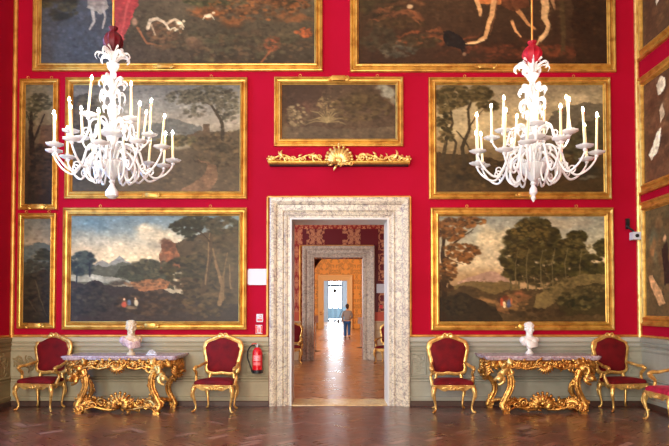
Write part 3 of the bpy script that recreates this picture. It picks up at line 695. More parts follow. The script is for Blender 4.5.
# --- small dark still-life landscape in the middle
a = Art(280.5, 83, 395, 137.5, (74, 60, 48), 15)
a.poly([(280, 83), (330, 83), (322, 98), (300, 110), (280, 112)], (62, 48, 40), .8, 4); a.ell(306, 104, 16, 8, (92, 66, 54), .5, .8); a.ell(350, 118, 30, 16, (92, 76, 58), .5, .9); a.ell(360, 96, 24, 12, (70, 58, 40), .7, .7)
a.ell(386, 90, 9, 7, (136, 134, 122), .9, .4); a.ell(392, 98, 6, 6, (126, 120, 104), .8, .5); a.ell(378, 86, 5, 3, (120, 116, 104), .8, .5)
for k in range(13):
    t = PI*(.02+.96*k/12); L = 19+5*math.sin(k*2.3); a.line([(326, 120), (326+L*.55*math.cos(t), 120-L*.5*math.sin(t)), (326+L*math.cos(t), 120-L*.8*math.sin(t)+abs(math.cos(t))*4)], 1., .4, (126, 112, 82), .75)
a.fol(326, 104, 9, 10, [(110, 92, 66), (86, 74, 54), (136, 116, 86)], 60, 1.4, .6)
a.fol(296, 114, 10, 12, [(112, 98, 74), (84, 74, 56), (134, 118, 92)], 110, 1.4, .6)
a.fol(362, 106, 30, 14, [(74, 62, 42), (60, 50, 36), (90, 74, 50)], 150, 2.4, .5)
a.poly([(280, 128), (310, 124), (350, 128), (395, 124), (395, 138), (280, 138)], (86, 74, 60), .8, 2)
A_C = a
# --- big hunting scenes along the top
a = Art(39.5, -110, 314.5, 61.5, (68, 60, 52), 16, 1.25)
a.grad([(-110, (96, 104, 112)), (-40, (104, 100, 92)), (0, (84, 74, 60)), (30, (70, 62, 50)), (62, (58, 50, 42))])
a.ell(90, -40, 60, 40, (120, 124, 124), .7, .8); a.ell(240, -60, 70, 34, (130, 124, 110), .6, .8)
a.poly([(39, -10), (60, -20), (110, -10), (120, 61), (39, 61)], (66, 70, 78), .9, 4)
a.fol(60, -30, 26, 50, [(50, 50, 40), (66, 62, 46)], 200, 4); a.fol(280, -40, 30, 50, [(54, 48, 34), (70, 60, 42)], 200, 4)
for q in range(26):
    xx = a.rs.uniform(192, 312); a.ell(xx, 12+9*math.sin(xx*.09)+a.rs.uniform(-7, 7), a.rs.uniform(8, 20), a.rs.uniform(2, 5), ((118, 76, 48), (132, 84, 52), (98, 66, 44), (80, 60, 42))[a.rs.randint(4)], .75, .8, 5)
a.ell(210, 2, 18, 5, (66, 60, 42), .9, .6); a.fol(214, -2, 34, 6, [(60, 58, 42), (78, 72, 50)], 110, 2.4); a.fol(250, 8, 50, 11, [(92, 60, 38), (140, 88, 50), (72, 54, 38), (60, 50, 38)], 200, 2, .5)
a.fol(292, 2, 20, 7, [(60, 48, 34), (120, 76, 46)], 70, 2.2, .6)
for q in range(22):
    a.ell(a.rs.uniform(150, 312), a.rs.uniform(32, 58), a.rs.uniform(10, 26), a.rs.uniform(2, 5), ((70, 66, 50), (86, 78, 60), (58, 52, 42), (78, 62, 48))[a.rs.randint(4)], .7, .8, 5)
a.fol(230, 46, 80, 13, [(70, 64, 50), (88, 80, 60), (54, 48, 38), (98, 76, 56)], 320, 2.2, .45); a.ell(195, 42, 14, 8, (92, 72, 58), .7, .6); a.ell(190, 39, 8, 4, (118, 94, 74), .6, .6)
a.fol(272, 42, 8, 8, [(134, 76, 52), (104, 66, 48), (84, 60, 44)], 60, 1.6, .8); a.fol(305, 31, 9, 5, [(144, 80, 50), (116, 70, 46)], 50, 1.5, .8); a.line([(262, 60), (268, 52), (276, 46)], 1, .6, (120, 76, 54))
for x, y in ((208, 14), (178, 22), (174, 28)):
    a.ell(x, y, 5, 2.4, (206, 194, 168), .9, .4, 1); a.line([(x-4, y), (x-6, y+4)], .7, .5, (200, 188, 160)); a.line([(x+3, y), (x+5, y+4)], .7, .5, (200, 188, 160)); a.ell(x+5, y-2.4, 2, 1.5, (196, 180, 150), .9, .4, .3)
a.poly([(120, -30), (134, -28), (138, 4), (128, 18), (124, 40), (116, 42), (114, 20), (112, 0)], (146, 62, 62), .95, 2.5); a.line([(130, -10), (124, 10), (120, 34)], 1.6, 1, (186, 92, 88), .6); a.ell(122, -38, 6, 7, (178, 140, 110), .9, .4)
a.poly([(84, -24), (102, -20), (108, 6), (98, 14), (86, 8)], (150, 142, 134), .8, 3); a.line([(90, 6), (92, 20), (88, 28)], 1.7, 1.1, (150, 146, 142)); a.line([(101, 6), (104, 16), (101, 26)], 1.5, 1, (150, 144, 140)); a.ell(96, 2, 10, 8, (120, 110, 108), .7, .6)
a.fol(162, 30, 18, 11, [(96, 72, 54), (78, 62, 48), (120, 90, 66), (64, 52, 42)], 160, 2, .6)
a.line([(146, 27), (149, 19), (156, 17), (163, 21), (168, 28)], 2.0, 1.1, (190, 172, 148), .85); a.line([(166, 22), (174, 18), (180, 21), (182, 28)], 1.5, .9, (182, 160, 134), .85); a.line([(150, 24), (154, 33)], 1.3, .8, (170, 148, 122), .8); a.ell(133, 20, 4, 5, (150, 118, 96), .9, .5, 1); a.line([(136, 26), (146, 42), (160, 44)], 1.2, .8, (130, 88, 62)); a.ell(160, 44, 18, 3, (92, 72, 54), .7, .6)
a.poly([(120, 44), (150, 44), (190, 50), (190, 61), (110, 61)], (70, 60, 50), .8, 3)
A_TL = a
a = Art(358.5, -110, 607, 62.5, (62, 46, 34), 17, 1.25)
a.grad([(-110, (96, 92, 84)), (-40, (84, 70, 52)), (0, (66, 50, 36)), (62, (54, 38, 28))])
a.fol(380, -30, 30, 50, [(48, 40, 28), (64, 54, 36)], 200, 4); a.fol(590, -20, 20, 60, [(44, 32, 22), (58, 42, 28)], 150, 4)
for q in range(16): a.ell(a.rs.uniform(374, 422), 14+a.rs.uniform(-6, 6), a.rs.uniform(5, 14), a.rs.uniform(1.5, 3), ((124, 78, 52), (140, 92, 60), (90, 58, 40), (110, 72, 48))[a.rs.randint(4)], .65, .8, 5)
a.ell(395, 4, 20, 4, (80, 56, 38), .8, .6); a.ell(410, 6, 4, 2.6, (176, 150, 120), .9, .4, 1); a.ell(418, 2, 12, 3, (104, 70, 46), .7, .6)
for q in range(18): a.ell(a.rs.uniform(398, 444), 35+a.rs.uniform(-6, 6), a.rs.uniform(5, 13), a.rs.uniform(1.5, 3.4), ((120, 70, 44), (136, 80, 50), (88, 54, 36), (104, 62, 42))[a.rs.randint(4)], .6, .8, 5)
a.fol(398, 48, 18, 9, [(70, 68, 58), (84, 78, 66), (56, 50, 40)], 130, 2, .55); a.fol(420, 40, 20, 6, [(50, 42, 30), (66, 54, 38)], 90, 2, .7); a.fol(378, 36, 18, 16, [(52, 44, 32), (62, 54, 40)], 130, 2.4, .6); a.fol(395, 22, 32, 5, [(56, 44, 30), (70, 54, 36)], 110, 2, .6)
for q in range(30): a.ell(a.rs.uniform(445, 604), a.rs.uniform(34, 60), a.rs.uniform(10, 26), a.rs.uniform(1.5, 4), ((94, 54, 36), (114, 66, 44), (74, 46, 32), (60, 40, 30))[a.rs.randint(4)], .6, .8, 5)
a.poly([(443, 30), (450, 29), (460, 34), (468, 44), (468, 54), (463, 54), (460, 48), (452, 46), (446, 44), (444, 40)], (34, 30, 28), 1, .8); a.ell(446, 36, 4, 5, (30, 27, 25), 1, .3, .5); a.ell(464, 53, 2.4, 2.4, (150, 120, 96), .8, .5, .5); a.line([(448, 42), (445, 46)], .9, .6, (44, 38, 32))
sk = (186, 146, 104)
a.poly([(470, -26), (492, -30), (516, -24), (512, -6), (500, 4), (480, 2)], (176, 112, 66), .95, 2)
a.line([(476, -6), (480, 8), (480, 14)], 2.6, 1.6, sk); a.line([(496, -8), (492, 14), (488, 26), (486, 36), (477, 41), (468, 42)], 3.2, 1., sk); a.line([(498, -4), (495, 16), (490, 34)], .8, .6, (110, 74, 50), .8); a.line([(484, 39), (476, 42), (466, 43)], 1.2, .8, (200, 168, 128))
a.line([(512, -4), (518, 10), (528, 22), (535, 27)], 2.6, 1.2, (170, 124, 84)); a.line([(513, 20), (516, 30), (521, 35)], 1.8, 1, (186, 140, 98)); a.poly([(500, -10), (524, -14), (530, 6), (516, 10), (502, 4)], (90, 56, 38), .9, 2)
a.line([(544, -20), (546, 4), (544, 16), (549, 24), (546, 32), (541, 40)], 4.6, 1.1, (182, 150, 112)); a.line([(552, -10), (555, 8)], 2.6, 1.4, (150, 116, 84)); a.line([(546, 30), (540, 38), (537, 44)], 1.4, 1., (190, 156, 116)); a.ell(556, 20, 6, 16, (52, 38, 28), .8, .5)
a.line([(566, -60), (562, 0), (564, 30), (563, 52)], 3, 2.4, (70, 56, 38)); a.poly([(572, -30), (607, -30), (607, 61), (576, 61)], (48, 34, 25), .85, 3)
a.fol(590, 20, 20, 34, [(50, 34, 24), (62, 44, 30)], 90, 3, .5); a.fol(520, 50, 60, 8, [(84, 48, 34), (110, 62, 42), (66, 42, 30)], 120, 2.2, .5)
A_TR = a
# --- two narrow uprights
a = Art(25, 84, 52, 204, (56, 50, 40), 18, 1.8)
a.grad([(84, (92, 88, 76)), (105, (110, 104, 88)), (130, (96, 84, 66)), (150, (66, 54, 42)), (204, (40, 32, 26))])
a.poly([(40, 126), (52, 118), (52, 150), (36, 150)], (84, 64, 50), .8, 2); a.line([(31, 204), (33, 160), (30, 130), (31, 112)], 3.4, 1.8, (38, 32, 26)); a.line([(33, 140), (40, 124), (44, 114)], 1.4, .7, (44, 36, 28)); a.line([(30, 126), (26, 112)], 1.2, .6, (44, 36, 28))
a.fol(38, 102, 13, 9, [(62, 60, 44), (78, 74, 56), (50, 48, 36)], 130, 1.7, .75); a.fol(30, 114, 8, 5, [(58, 56, 42)], 30, 1.6, .7); a.fol(40, 170, 12, 26, [(44, 36, 28), (66, 50, 38), (34, 30, 24)], 140, 2.4, .6)
A_NU = a
a = Art(22.8, 218, 49, 323, (50, 50, 48), 19, 1.8)
a.grad([(218, (92, 94, 92)), (234, (116, 112, 104)), (243, (132, 122, 110)), (250, (84, 84, 80)), (323, (34, 30, 26))])
a.ell(36, 232, 12, 4, (120, 116, 108), .6, .7); a.poly([(22, 250), (30, 245), (38, 242), (49, 246), (49, 262), (22, 262)], (78, 86, 88), .95, 1.5); a.ell(34, 256, 5, 3, (120, 116, 104), .7, .6, 1)
a.fol(42, 262, 9, 13, [(44, 46, 40), (56, 58, 50)], 120, 2); a.fol(29, 272, 8, 12, [(48, 50, 46), (60, 60, 52)], 90, 2); a.poly([(22, 275), (49, 270), (49, 323), (22, 323)], (42, 38, 32), .8, 3); a.fol(36, 296, 13, 22, [(40, 36, 30), (60, 54, 42), (34, 30, 26)], 150, 2.2, .6); a.line([(34, 280), (40, 300), (46, 316)], .7, .5, (90, 80, 60), .6); a.line([(28, 300), (36, 312)], .6, .4, (84, 74, 54), .6)
A_NL = a
painting('landscape_painting', 'wide gilt-framed landscape with lake, red cliff and tall trees, hung low left of doorway', 'painting', (62, 207.5, 246.5, 329.6), (69.6, 214, 237.5, 322), A_LL, PG_, (150, 325.5, 13, 4.5), gain=GN)
painting('landscape_painting', 'wide gilt-framed landscape with orange-leaved tree and travellers, hung low right of doorway', 'painting', (431, 207.5, 614.5, 330.3), (440, 215, 606, 322), A_LR, PG_, (524, 326.5, 13, 4.5), gain=GN)
painting('landscape_painting', 'dull grey-green landscape in gilt frame, partly hidden behind the left chandelier', 'painting', (64.5, 77, 247, 198.5), (71, 84, 238.5, 191), A_ML, PG_, (151, 194.8, 13, 4.5), gain=GN)
painting('landscape_painting', 'olive woodland landscape in gilt frame, partly hidden behind the right chandelier', 'painting', (429, 77, 611.5, 199), (436.5, 84, 604, 191.5), A_MR, PG_, (524, 194.5, 13, 4.5), gain=GN)
painting('plant_painting', 'small wide dark painting of spiky plants hung centrally above the doorway', 'painting', (274, 76.5, 403.5, 146), (281, 83, 395.5, 138), A_C, PG_, (338.5, 78, 17, 5), gain=GN)
painting('hunting_painting', 'huge top-row painting with red-cloaked figure and hounds, above left chandelier', 'painting', (33, -118, 322.5, 70.5), (40, -110, 314, 61.5), A_TL, PG_, (164, 66, 16, 4.5), gain=GN)
painting('hunting_painting', 'huge top-row painting with bare legs and black dog, above right chandelier', 'painting', (350, -118, 615.5, 71.5), (358.5, -110, 607, 62.5), A_TR, PG_, (486, 66, 17, 4.5), gain=GN)
painting('narrow_painting', 'narrow upright painting with dark tree trunk, upper one in the left corner', 'painting', (18.5, 78.5, 57.5, 209.5), (24.5, 84, 52, 204), A_NU, 'narrow uprights in the left corner', (37, 206.5, 15, 5), gain=GN)
painting('narrow_painting', 'narrow upright painting with blue mountain and dark trees, lower one in the left corner', 'painting', (17, 213, 55, 328.5), (22.5, 218.5, 49.5, 323), A_NL, 'narrow uprights in the left corner', (34, 325.5, 15, 4.5), gain=GN)
# --- right wall: local x runs towards the camera
def side_painting(nm, label, v0, v1, art, gain):
    Yc = 10.9; X = XR-.06; zt = P(640, v0, Yc).z; zb = P(640, v1, Yc).z; H = zt-zb; W = 3.0
    t = thing(nm, (XR, Yc+.03-W/2, zb), label, 'painting', 'paintings stacked on the right side wall', -PI/2)
    bw = .17; frame_mesh(W, H, bw, t, M['gold_frame']); c = canvas_mesh(art, W-2*bw, H-2*bw, .024, t, gain); c.location = (0, 0, bw)
def side_art(seed, base, cols, H):
    a = Art(0, 0, 153, H, base, seed, 1.3); a.fol(76, H/2, 90, H/2, cols, 260, 7, .5); return a
a = side_art(31, (96, 70, 54), [(84, 60, 46), (110, 82, 62), (70, 54, 44)], 98)
a.poly([(8, 72), (18, 62), (24, 54), (32, 50), (30, 64), (24, 74), (14, 78)], (222, 214, 200), .95, 1.5); a.poly([(24, 8), (34, 2), (40, 6), (38, 18), (26, 20)], (206, 198, 184), .9, 2); a.poly([(28, 34), (34, 28), (38, 40), (30, 46)], (190, 176, 156), .9, 1.5); a.ell(70, 50, 16, 24, (176, 130, 96), .9, .5)
A_R2 = a
a = side_art(32, (92, 80, 58), [(76, 72, 54), (110, 86, 60), (84, 66, 48)], 104)
a.ell(16, 34, 10, 22, (96, 104, 84), .8, .7); a.poly([(4, 66), (12, 64), (24, 76), (34, 90), (24, 94), (12, 80)], (190, 150, 112), .9, 2); a.ell(13, 40, 5, 7, (160, 116, 76), .8, .5); a.ell(18, 34, 6, 9, (146, 98, 60), .6, .7); a.poly([(30, 40), (40, 34), (46, 70), (34, 76)], (44, 34, 34), .9, 2); a.ell(36, 30, 4, 5, (190, 150, 116), .9, .4)
A_R3 = a
a = side_art(33, (84, 64, 50), [(70, 54, 42), (104, 78, 56), (60, 50, 42)], 120)
a.poly([(22, 60), (34, 46), (40, 58), (38, 84), (26, 92)], (196, 188, 178), .9, 2); a.ell(32, 40, 8, 8, (120, 126, 120), .7, .6); a.ell(70, 70, 16, 24, (186, 140, 104), .9, .5)
A_R1 = a
side_painting('figure_painting', 'topmost painting on right side wall, pale drapery on dark brown', -80, 61, A_R1, GN)
side_painting('figure_painting', 'middle painting on right side wall, white cloth fluttering on brown ground', 79, 195, A_R2, GN)
side_painting('figure_painting', 'lowest painting on right side wall, figures on olive brown ground', 203, 325.5, A_R3, GN)
# ---------------------------------------------------------------- armchairs
def outline(half, n=5):   # half profile from top centre round to bottom centre (x>=0), mirrored
    pts = half+[(-x, z) for x, z in half[::-1] if x > 1e-6]
    return catmull([(x, 0, z) for x, z in pts], n, True)
def ring_scale(pts, k, c): return [c+(p-c)*k for p in pts]
BH = [(0, 1.205), (.09, 1.19), (.19, 1.15), (.29, 1.105), (.325, 1.03), (.315, .94), (.29, .83), (.275, .745), (.28, .665), (.245, .605), (.12, .585), (0, .60)]
def back_y(z): return .185+(z-.45)*.11
def make_chair(label, group):
    t = thing('armchair', (0, 0, 0), label, 'chair', group)
    g = M['gold_chair']
    ol = [Vector((p.x, back_y(p.z), p.z)) for p in outline(BH)]
    m = MB(); m.tube(ol, .039, 8, True, up=(0, -1, 0), flat=.75)
    inner = ring_scale(ol, .93, Vector((0, back_y(.87), .87))); m.tube([p+Vector((0, -.016, 0)) for p in inner], .009, 6, True)
    m.scroll((-.05, back_y(1.2)-.02, 1.215), .045, 1.1, 0, 1, .014); m.scroll((.05, back_y(1.2)-.02, 1.215), .045, 1.1, PI, -1, .014)
    m.ell((0, back_y(1.2)-.03, 1.22), (.03, .02, .034)); m.leaf((0, back_y(1.2)-.03, 1.2), (-.15, back_y(1.15)-.03, 1.165), (0, -.02, .02), .02); m.leaf((0, back_y(1.2)-.03, 1.2), (.15, back_y(1.15)-.03, 1.165), (0, -.02, .02), .02)
    m.scroll((-.04, back_y(.6)-.02, .6), .03, 1, 0, -1, .011); m.scroll((.04, back_y(.6)-.02, .6), .03, 1, PI, 1, .011)
    for s in (-1, 1):
        m.leaf((s*.27, back_y(1.05)-.03, 1.1), (s*.32, back_y(.95)-.03, .97), (s*.01, -.01, 0), .02)
        m.tube([(s*.2, back_y(.6), .60), (s*.215, .19, .52), (s*.235, .18, .42)], [.028, .03, .034], 8)
    m.build('back_frame', g, t, sharp=70)
    cpt = Vector((0, back_y(.87), .87)); m = MB(); rings = []
    for k, b in ((.95, .0), (.93, .022), (.86, .036), (.6, .046), (.3, .05), (.02, .052)):
        rings.append([p+Vector((0, -b, 0)) for p in ring_scale(ol, k, cpt)])
    rb = [[p+Vector((0, .026, 0)) for p in ring_scale(ol, k, cpt)] for k in (.05, .9)]
    m.loft(rb+rings); m.build('backrest', M['velvet'], t, sharp=80)
    so = catmull([(0, -.285, 0), (.14, -.27, 0), (.285, -.285, 0), (.335, -.25, 0), (.32, -.1, 0), (.26, .12, 0), (.245, .2, 0), (0, .2, 0), (-.245, .2, 0), (-.26, .12, 0), (-.32, -.1, 0), (-.335, -.25, 0), (-.285, -.285, 0), (-.14, -.27, 0)], 5, True)
    c0 = Vector((0, -.04, 0)); m = MB()
    m.loft([[c0+(p-c0)*k+Vector((0, 0, z)) for p in so] for k, z in ((.9, .42), (.95, .445), (.965, .47), (.94, .495), (.84, .515), (.6, .53), (.3, .537), (.03, .54))]); m.build('seat', M['velvet'], t, sharp=80)
    m = MB(); R = []
    def low(p): 
        f = p.y < -.2; return .375+(.028*math.cos(p.x*2*PI/.3) if f else .02*math.cos(p.y*2*PI/.45))-(.03 if f and abs(p.x) < .06 else 0)
    R.append([c0+(p-c0)*.93+Vector((0, 0, low(p)+.012)) for p in so]); R.append([p+Vector((0, 0, low(p))) for p in so])
    R.append([c0+(p-c0)*1.03+Vector((0, 0, low(p)+.015)) for p in so]); R.append([p+Vector((0, 0, .42)) for p in so]); R.append([c0+(p-c0)*1.03+Vector((0, 0, .43)) for p in so]); R.append([c0+(p-c0)*1.03+Vector((0, 0, .447)) for p in so]); R.append([c0+(p-c0)*.93+Vector((0, 0, .447)) for p in so])
    m.loft(R)
    m.scroll((-.04, -.29, .39), .032, 1.1, 0, 1, .011); m.scroll((.04, -.29, .39), .032, 1.1, PI, -1, .011); m.ell((0, -.295, .385), (.022, .014, .028))
    for s in (-1, 1): m.leaf((s*.06, -.287, .395), (s*.2, -.288, .4), (0, -.005, .012), .013)
    m.build('seat_rail', g, t, sharp=70)
    for sx, sy in ((-1, -1), (1, -1), (-1, 1), (1, 1)):
        bx, by = (.302, -.25) if sy < 0 else (.235, .17); o = .05 if sy < 0 else .035; d = Vector((sx*.75, sy*(.66), 0))
        b = Vector((sx*bx, by, 0)); m = MB()
        pts = catmull([b+Vector((0, 0, .42)), b+d*o*.6+Vector((0, 0, .365)), b+d*o*.75+Vector((0, 0, .30)), b+d*o*.1+Vector((0, 0, .18)), b-d*o*.35+Vector((0, 0, .08)), b+d*o*.1+Vector((0, 0, .03)), b+d*o*.75+Vector((0, 0, .016))], 4)
        m.tube(pts, [.036, .043, .04, .031, .023, .018, .016, .018, .021, .015], 8)
        m.ell(b+d*o*.85+Vector((0, 0, .016)), (.021, .021, .016)); m.leaf(b+d*(o+.01)+Vector((0, 0, .36)), b+d*(o*.4+.02)+Vector((0, 0, .2)), d*.02, .022, d)
        m.build('leg', g, t, sharp=70)
    for s in (-1, 1):
        m = MB(); a0 = Vector((s*.275, back_y(.76)-.01, .765))
        pts = catmull([a0, (s*.305, .06, .74), (s*.335, -.04, .715), (s*.345, -.12, .715), (s*.335, -.175, .70)], 5); m.tube(pts, [.024, .024, .026, .03, .032], 8)
        m.scroll((s*.335, -.18, .675), .036, 1.2, PI/2, 1, .018, (0, -1, 0), (0, 0, 1), .15, 0, None, 6, (s, 0, 0)); m.ell((s*.337, -.185, .69), (.034, .042, .034))
        pts = catmull([(s*.335, -.175, .665), (s*.33, -.115, .62), (s*.345, -.09, .56), (s*.335, -.115, .49), (s*.322, -.15, .425)], 5); m.tube(pts, [.025, .022, .024, .028, .032], 8)
        m.leaf((s*.33, -.2, .65), (s*.34, -.12, .58), (0, .02, 0), .02, (s, 0, 0))
        m.build('armrest', g, t, sharp=70)
    return t
GC = 'gilt armchairs in crimson velvet'
ch = make_chair('gilt velvet armchair in the left corner, left of the left console table', GC)
def place(o, x, y, deg): o.location = (x, y, 0); o.rotation_euler = (0, 0, math.radians(deg))
place(ch, -4.88, 10.665, -11)
cb = copy_tree(ch); cb['label'] = 'gilt velvet armchair right of the left console table, beside the fire extinguisher'; place(cb, -1.93, 10.5, -9)
cc = copy_tree(ch); cc['label'] = 'gilt velvet armchair just right of the marble doorway, left of the right console'; place(cc, 1.905, 10.47, 1)
cd = copy_tree(ch); cd['label'] = 'gilt velvet armchair in the right corner, behind the right end of the console'; place(cd, 4.76, 10.645, 12)
silk = [M['magenta']]  # velvet coloured with magenta highlights
ce = copy_tree(ch); ce['label'] = 'gilt armchair against the right side wall, cut off by the photo edge'; place(ce, 4.965, 9.31, -87)
for c_ in children(ce):
    if c_.name.startswith('seat') and 'rail' not in c_.name: c_.data = c_.data.copy(); c_.data.materials[0] = M['magenta']

# ---------------------------------------------------------------- consoles
def carve(m, path, n, r, size, out=(0, -1, 0), spread=.03):
    """acanthus leaves, C-scrolls and beads strewn along a path"""
    path = [Vector(p) for p in path]; L = len(path)-1; out = Vector(out)
    for i in range(n):
        t = r.random()*L; k = min(int(t), L-1); p = path[k].lerp(path[k+1], t-k); d = (path[k+1]-path[k]).normalized()
        s = d.cross(out).normalized(); q = p+s*r.uniform(-spread, spread)+out*r.uniform(0, .02); z = size*r.uniform(.6, 1.25); c = r.random()
        if c < .45: a = r.uniform(-1.2, 1.2); e = (d*math.cos(a)+s*math.sin(a))*r.choice((-1, 1)); m.leaf(q, q+e*z*1.6, out*z*.35, z*.34, out)
        elif c < .8: m.scroll(q, z*.55, r.uniform(.9, 1.4), r.uniform(0, 6.28), r.choice((-1, 1)), z*.17, d, s, .15, z*.25, None, 6, out)
        else: m.ell(q+out*z*.1, z*.22, 6, 5)
def putto(s):
    """small carved child leaning from the leg top"""
    m = MB()
    m.ell((0, 0, .20), (.045, .045, .052)); m.ell((0, -.04, .195), (.03, .015, .03)); m.ell((0, -.052, .195), (.009, .012, .011))
    for a in range(9): m.ell((.035*math.cos(a*.7), .02+.02*math.sin(a), .225+.015*math.sin(a*1.7)), .019, 6, 5)
    m.ell((s*.005, .0, .14), (.03, .03, .03)); m.ell((s*.01, .0, .09), (.06, .045, .062)); m.ell((s*.02, .01, .03), (.052, .046, .055)); m.ell((s*.03, .015, -.02), (.055, .05, .05))
    m.tube(catmull([(-.05, -.01, .12), (-.10, -.03, .09), (-.12, -.06, .13), (-.10, -.05, .17)], 4), [.026, .022, .018, .015], 8)
    m.tube(catmull([(.05, -.01, .12), (.09, -.04, .08), (.07, -.07, .03), (.03, -.07, .03)], 4), [.026, .022, .018, .015], 8)
    m.tube(catmull([(s*.05, 0, -.02), (s*.09, -.03, -.06), (s*.10, .0, -.13)], 4), [.034, .03, .02], 8); m.tube(catmull([(s*-.01, -.01, -.03), (s*-.02, -.04, -.09), (s*.02, -.02, -.16)], 4), [.034, .028, .018], 8)
    m.leaf((0, 0, -.02), (s*.12, -.05, -.08), (0, -.04, -.02), .05)
    return m
def console(label, cx, cy, seed):
    r = random.Random(seed); t = thing('console_table', (cx, cy, 0), label, 'table', 'carved gilt console tables'); g = M['gold']
    H = .915; W = .935; D = .43
    half = [(W, D), (W, D-.12), (W+.0, .1), (W-.01, 0), (W-.015, -.2), (W-.005, -.33), (W-.06, -.375), (.75, -.36), (.62, -.345), (.5, -.36), (.3, -.395), (.15, -.40), (0, -.385)]
    out = [Vector((x, y, 0)) for x, y in half]; out += [Vector((-p.x, p.y, 0)) for p in out[::-1][1:]]
    mid = catmull(out, 3)
    m = MB(); pf = [(.94, H-.072), (.965, H-.068), (.985, H-.05), (.98, H-.038), (1., H-.03), (1.005, H-.014), (1., H-.003), (.99, H)]
    m.loft([[Vector((p.x*k, D-(D-p.y)*k, z)) for p in mid] for k, z in pf]); m.build('tabletop', M['marble_top'], t, sharp=50)
    # apron
    m = MB(); ap = [Vector((p.x*.9, D-(D-p.y)*.93, 0)) for p in mid]
    def az(p): return H-.165+.03*math.cos(p.x*11) - (.035 if abs(p.x) < .17 else 0)
    m.loft([[Vector((p.x, p.y, az(p))) for p in ap], [Vector((p.x*1.01, p.y-.012, az(p)+.04)) for p in ap], [Vector((p.x*.99, p.y, H-.08)) for p in ap], [Vector((p.x*1.02, p.y-.01, H-.061)) for p in ap],
            [Vector((p.x*.97, p.y+.02, H-.061)) for p in ap], [Vector((p.x*.97, p.y+.02, az(p)+.01)) for p in ap]])
    carve(m, [(-.72, -.325, H-.125), (-.4, -.35, H-.13), (0, -.385, H-.13), (.4, -.35, H-.13), (.72, -.325, H-.125)], 170, r, .058, spread=.05)
    for s in (-1, 1):
        carve(m, [(s*.86, -.2, H-.12), (s*.86, .3, H-.12)], 26, r, .06, (s, 0, 0), .04)
        for x0, rr in ((.62, .06), (.42, .05), (.26, .055)): m.scroll((s*x0, -.385, H-.165), rr, 1.3, PI/2, -s, .017, lift=.02)
        m.tube(catmull([(s*.16, -.41, H-.17), (s*.3, -.40, H-.2), (s*.45, -.39, H-.165), (s*.6, -.38, H-.2), (s*.7, -.36, H-.16)], 5), [.02, .016, .02, .014, .02], 7)
    for k in range(9): # central cartouche: shell and leaves
        a = PI*(1.08+.84*k/8); m.leaf((0, -.41, H-.14), (.15*math.cos(a), -.425, H-.14+.155*math.sin(a)), (0, -.035, 0), .024)
    m.ell((0, -.43, H-.145), (.045, .03, .04)); m.ell((0, -.46, H-.13), (.02, .02, .025))
    for s in (-1, 1): m.scroll((s*.09, -.42, H-.11), .055, 1.3, PI/2 if s > 0 else PI/2, -s, .018, lift=.02)
    m.build('apron', g, t, sharp=80)
    for s in (-1, 1):
        # front scroll legs with a figure at the head
        m = MB(); pts = catmull([(s*.70, -.28, H-.10), (s*.62, -.33, H-.17), (s*.535, -.345, H-.33), (s*.53, -.34, H-.5), (s*.60, -.33, H-.66), (s*.66, -.34, H-.78), (s*.645, -.36, .08), (s*.60, -.37, .045)], 6)
        m.tube(pts, [.05, .055, .045, .04, .045, .05, .045, .03], 9); m.tube([p+Vector((s*.045, -.0, 0)) for p in pts[8:34]], [.012, .018, .02, .018, .01], 6)
        m.tube([p+Vector((-s*.035, -.02, 0)) for p in pts[6:30]], [.01, .018, .016, .018, .01], 6)
        m.scroll((s*.60, -.37, .085), .055, 1.4, -PI/2, -s, .022, lift=.015); m.scroll((s*.665, -.34, .155), .06, 1.3, 0, s, .018, lift=.02)
        carve(m, pts[4:44], 56, r, .046, spread=.05); carve(m, [p+Vector((s*.06, .03, 0)) for p in pts[2:12]], 10, r, .05, spread=.03)
        m.box((s*.615-.05, -.41, 0), (s*.615+.05, -.31, .035)); m.build('leg', g, t, sharp=80)
        p = putto(s); o = p.build('carved_figure', M['gold_pale'] if s*seed > 0 else g, t, mods=[('REMESH', dict(mode='VOXEL', voxel_size=.007, use_smooth_shade=True)), ('SMOOTH', dict(factor=.5, iterations=2))])  # one figure gets paler gilding, its highlights put into the colour
        o.location = (s*.65, -.36, H-.30); o.rotation_euler = (math.radians(12), math.radians(s*-24), math.radians(s*-25)); o.scale = (1.12, 1.12, 1.12)
        # rear legs splayed outwards
        m = MB(); pts = catmull([(s*.82, .22, H-.09), (s*.86, .20, H-.2), (s*.80, .2, H-.34), (s*.68, .22, H-.48), (s*.655, .24, H-.62), (s*.72, .25, H-.76), (s*.76, .25, .06), (s*.70, .24, .04)], 6)
        m.tube(pts, [.05, .055, .045, .035, .035, .04, .04, .026], 9); m.scroll((s*.72, .23, .085), .055, 1.3, -PI/2, -s, .02); m.tube([p_+Vector((-s*.045, -.02, 0)) for p_ in pts[8:32]], [.01, .016, .016, .01], 6)
        carve(m, pts[2:38], 30, r, .052, spread=.05); m.box((s*.73-.045, .2, 0), (s*.73+.045, .29, .035)); m.build('leg', g, t, sharp=80)
        m = MB(); m.ell((s*.85, -.12, H-.16), (.04, .05, .05)); carve(m, [(s*.78, -.22, H-.13), (s*.88, -.1, H-.15), (s*.88, .1, H-.3), (s*.82, .2, H-.4)], 36, r, .07, (s*.7, -.7, 0), .06)
        for k in range(5): m.leaf((s*.8, -.2, H-.1-.04*k), (s*(.9-.01*k), -.18+.02*k, H-.2-.05*k), (s*.03, -.02, 0), .03)
        m.build('side_ornament', g, t, sharp=80)
    # stretcher: curved scrolls meeting in a shell
    m = MB()
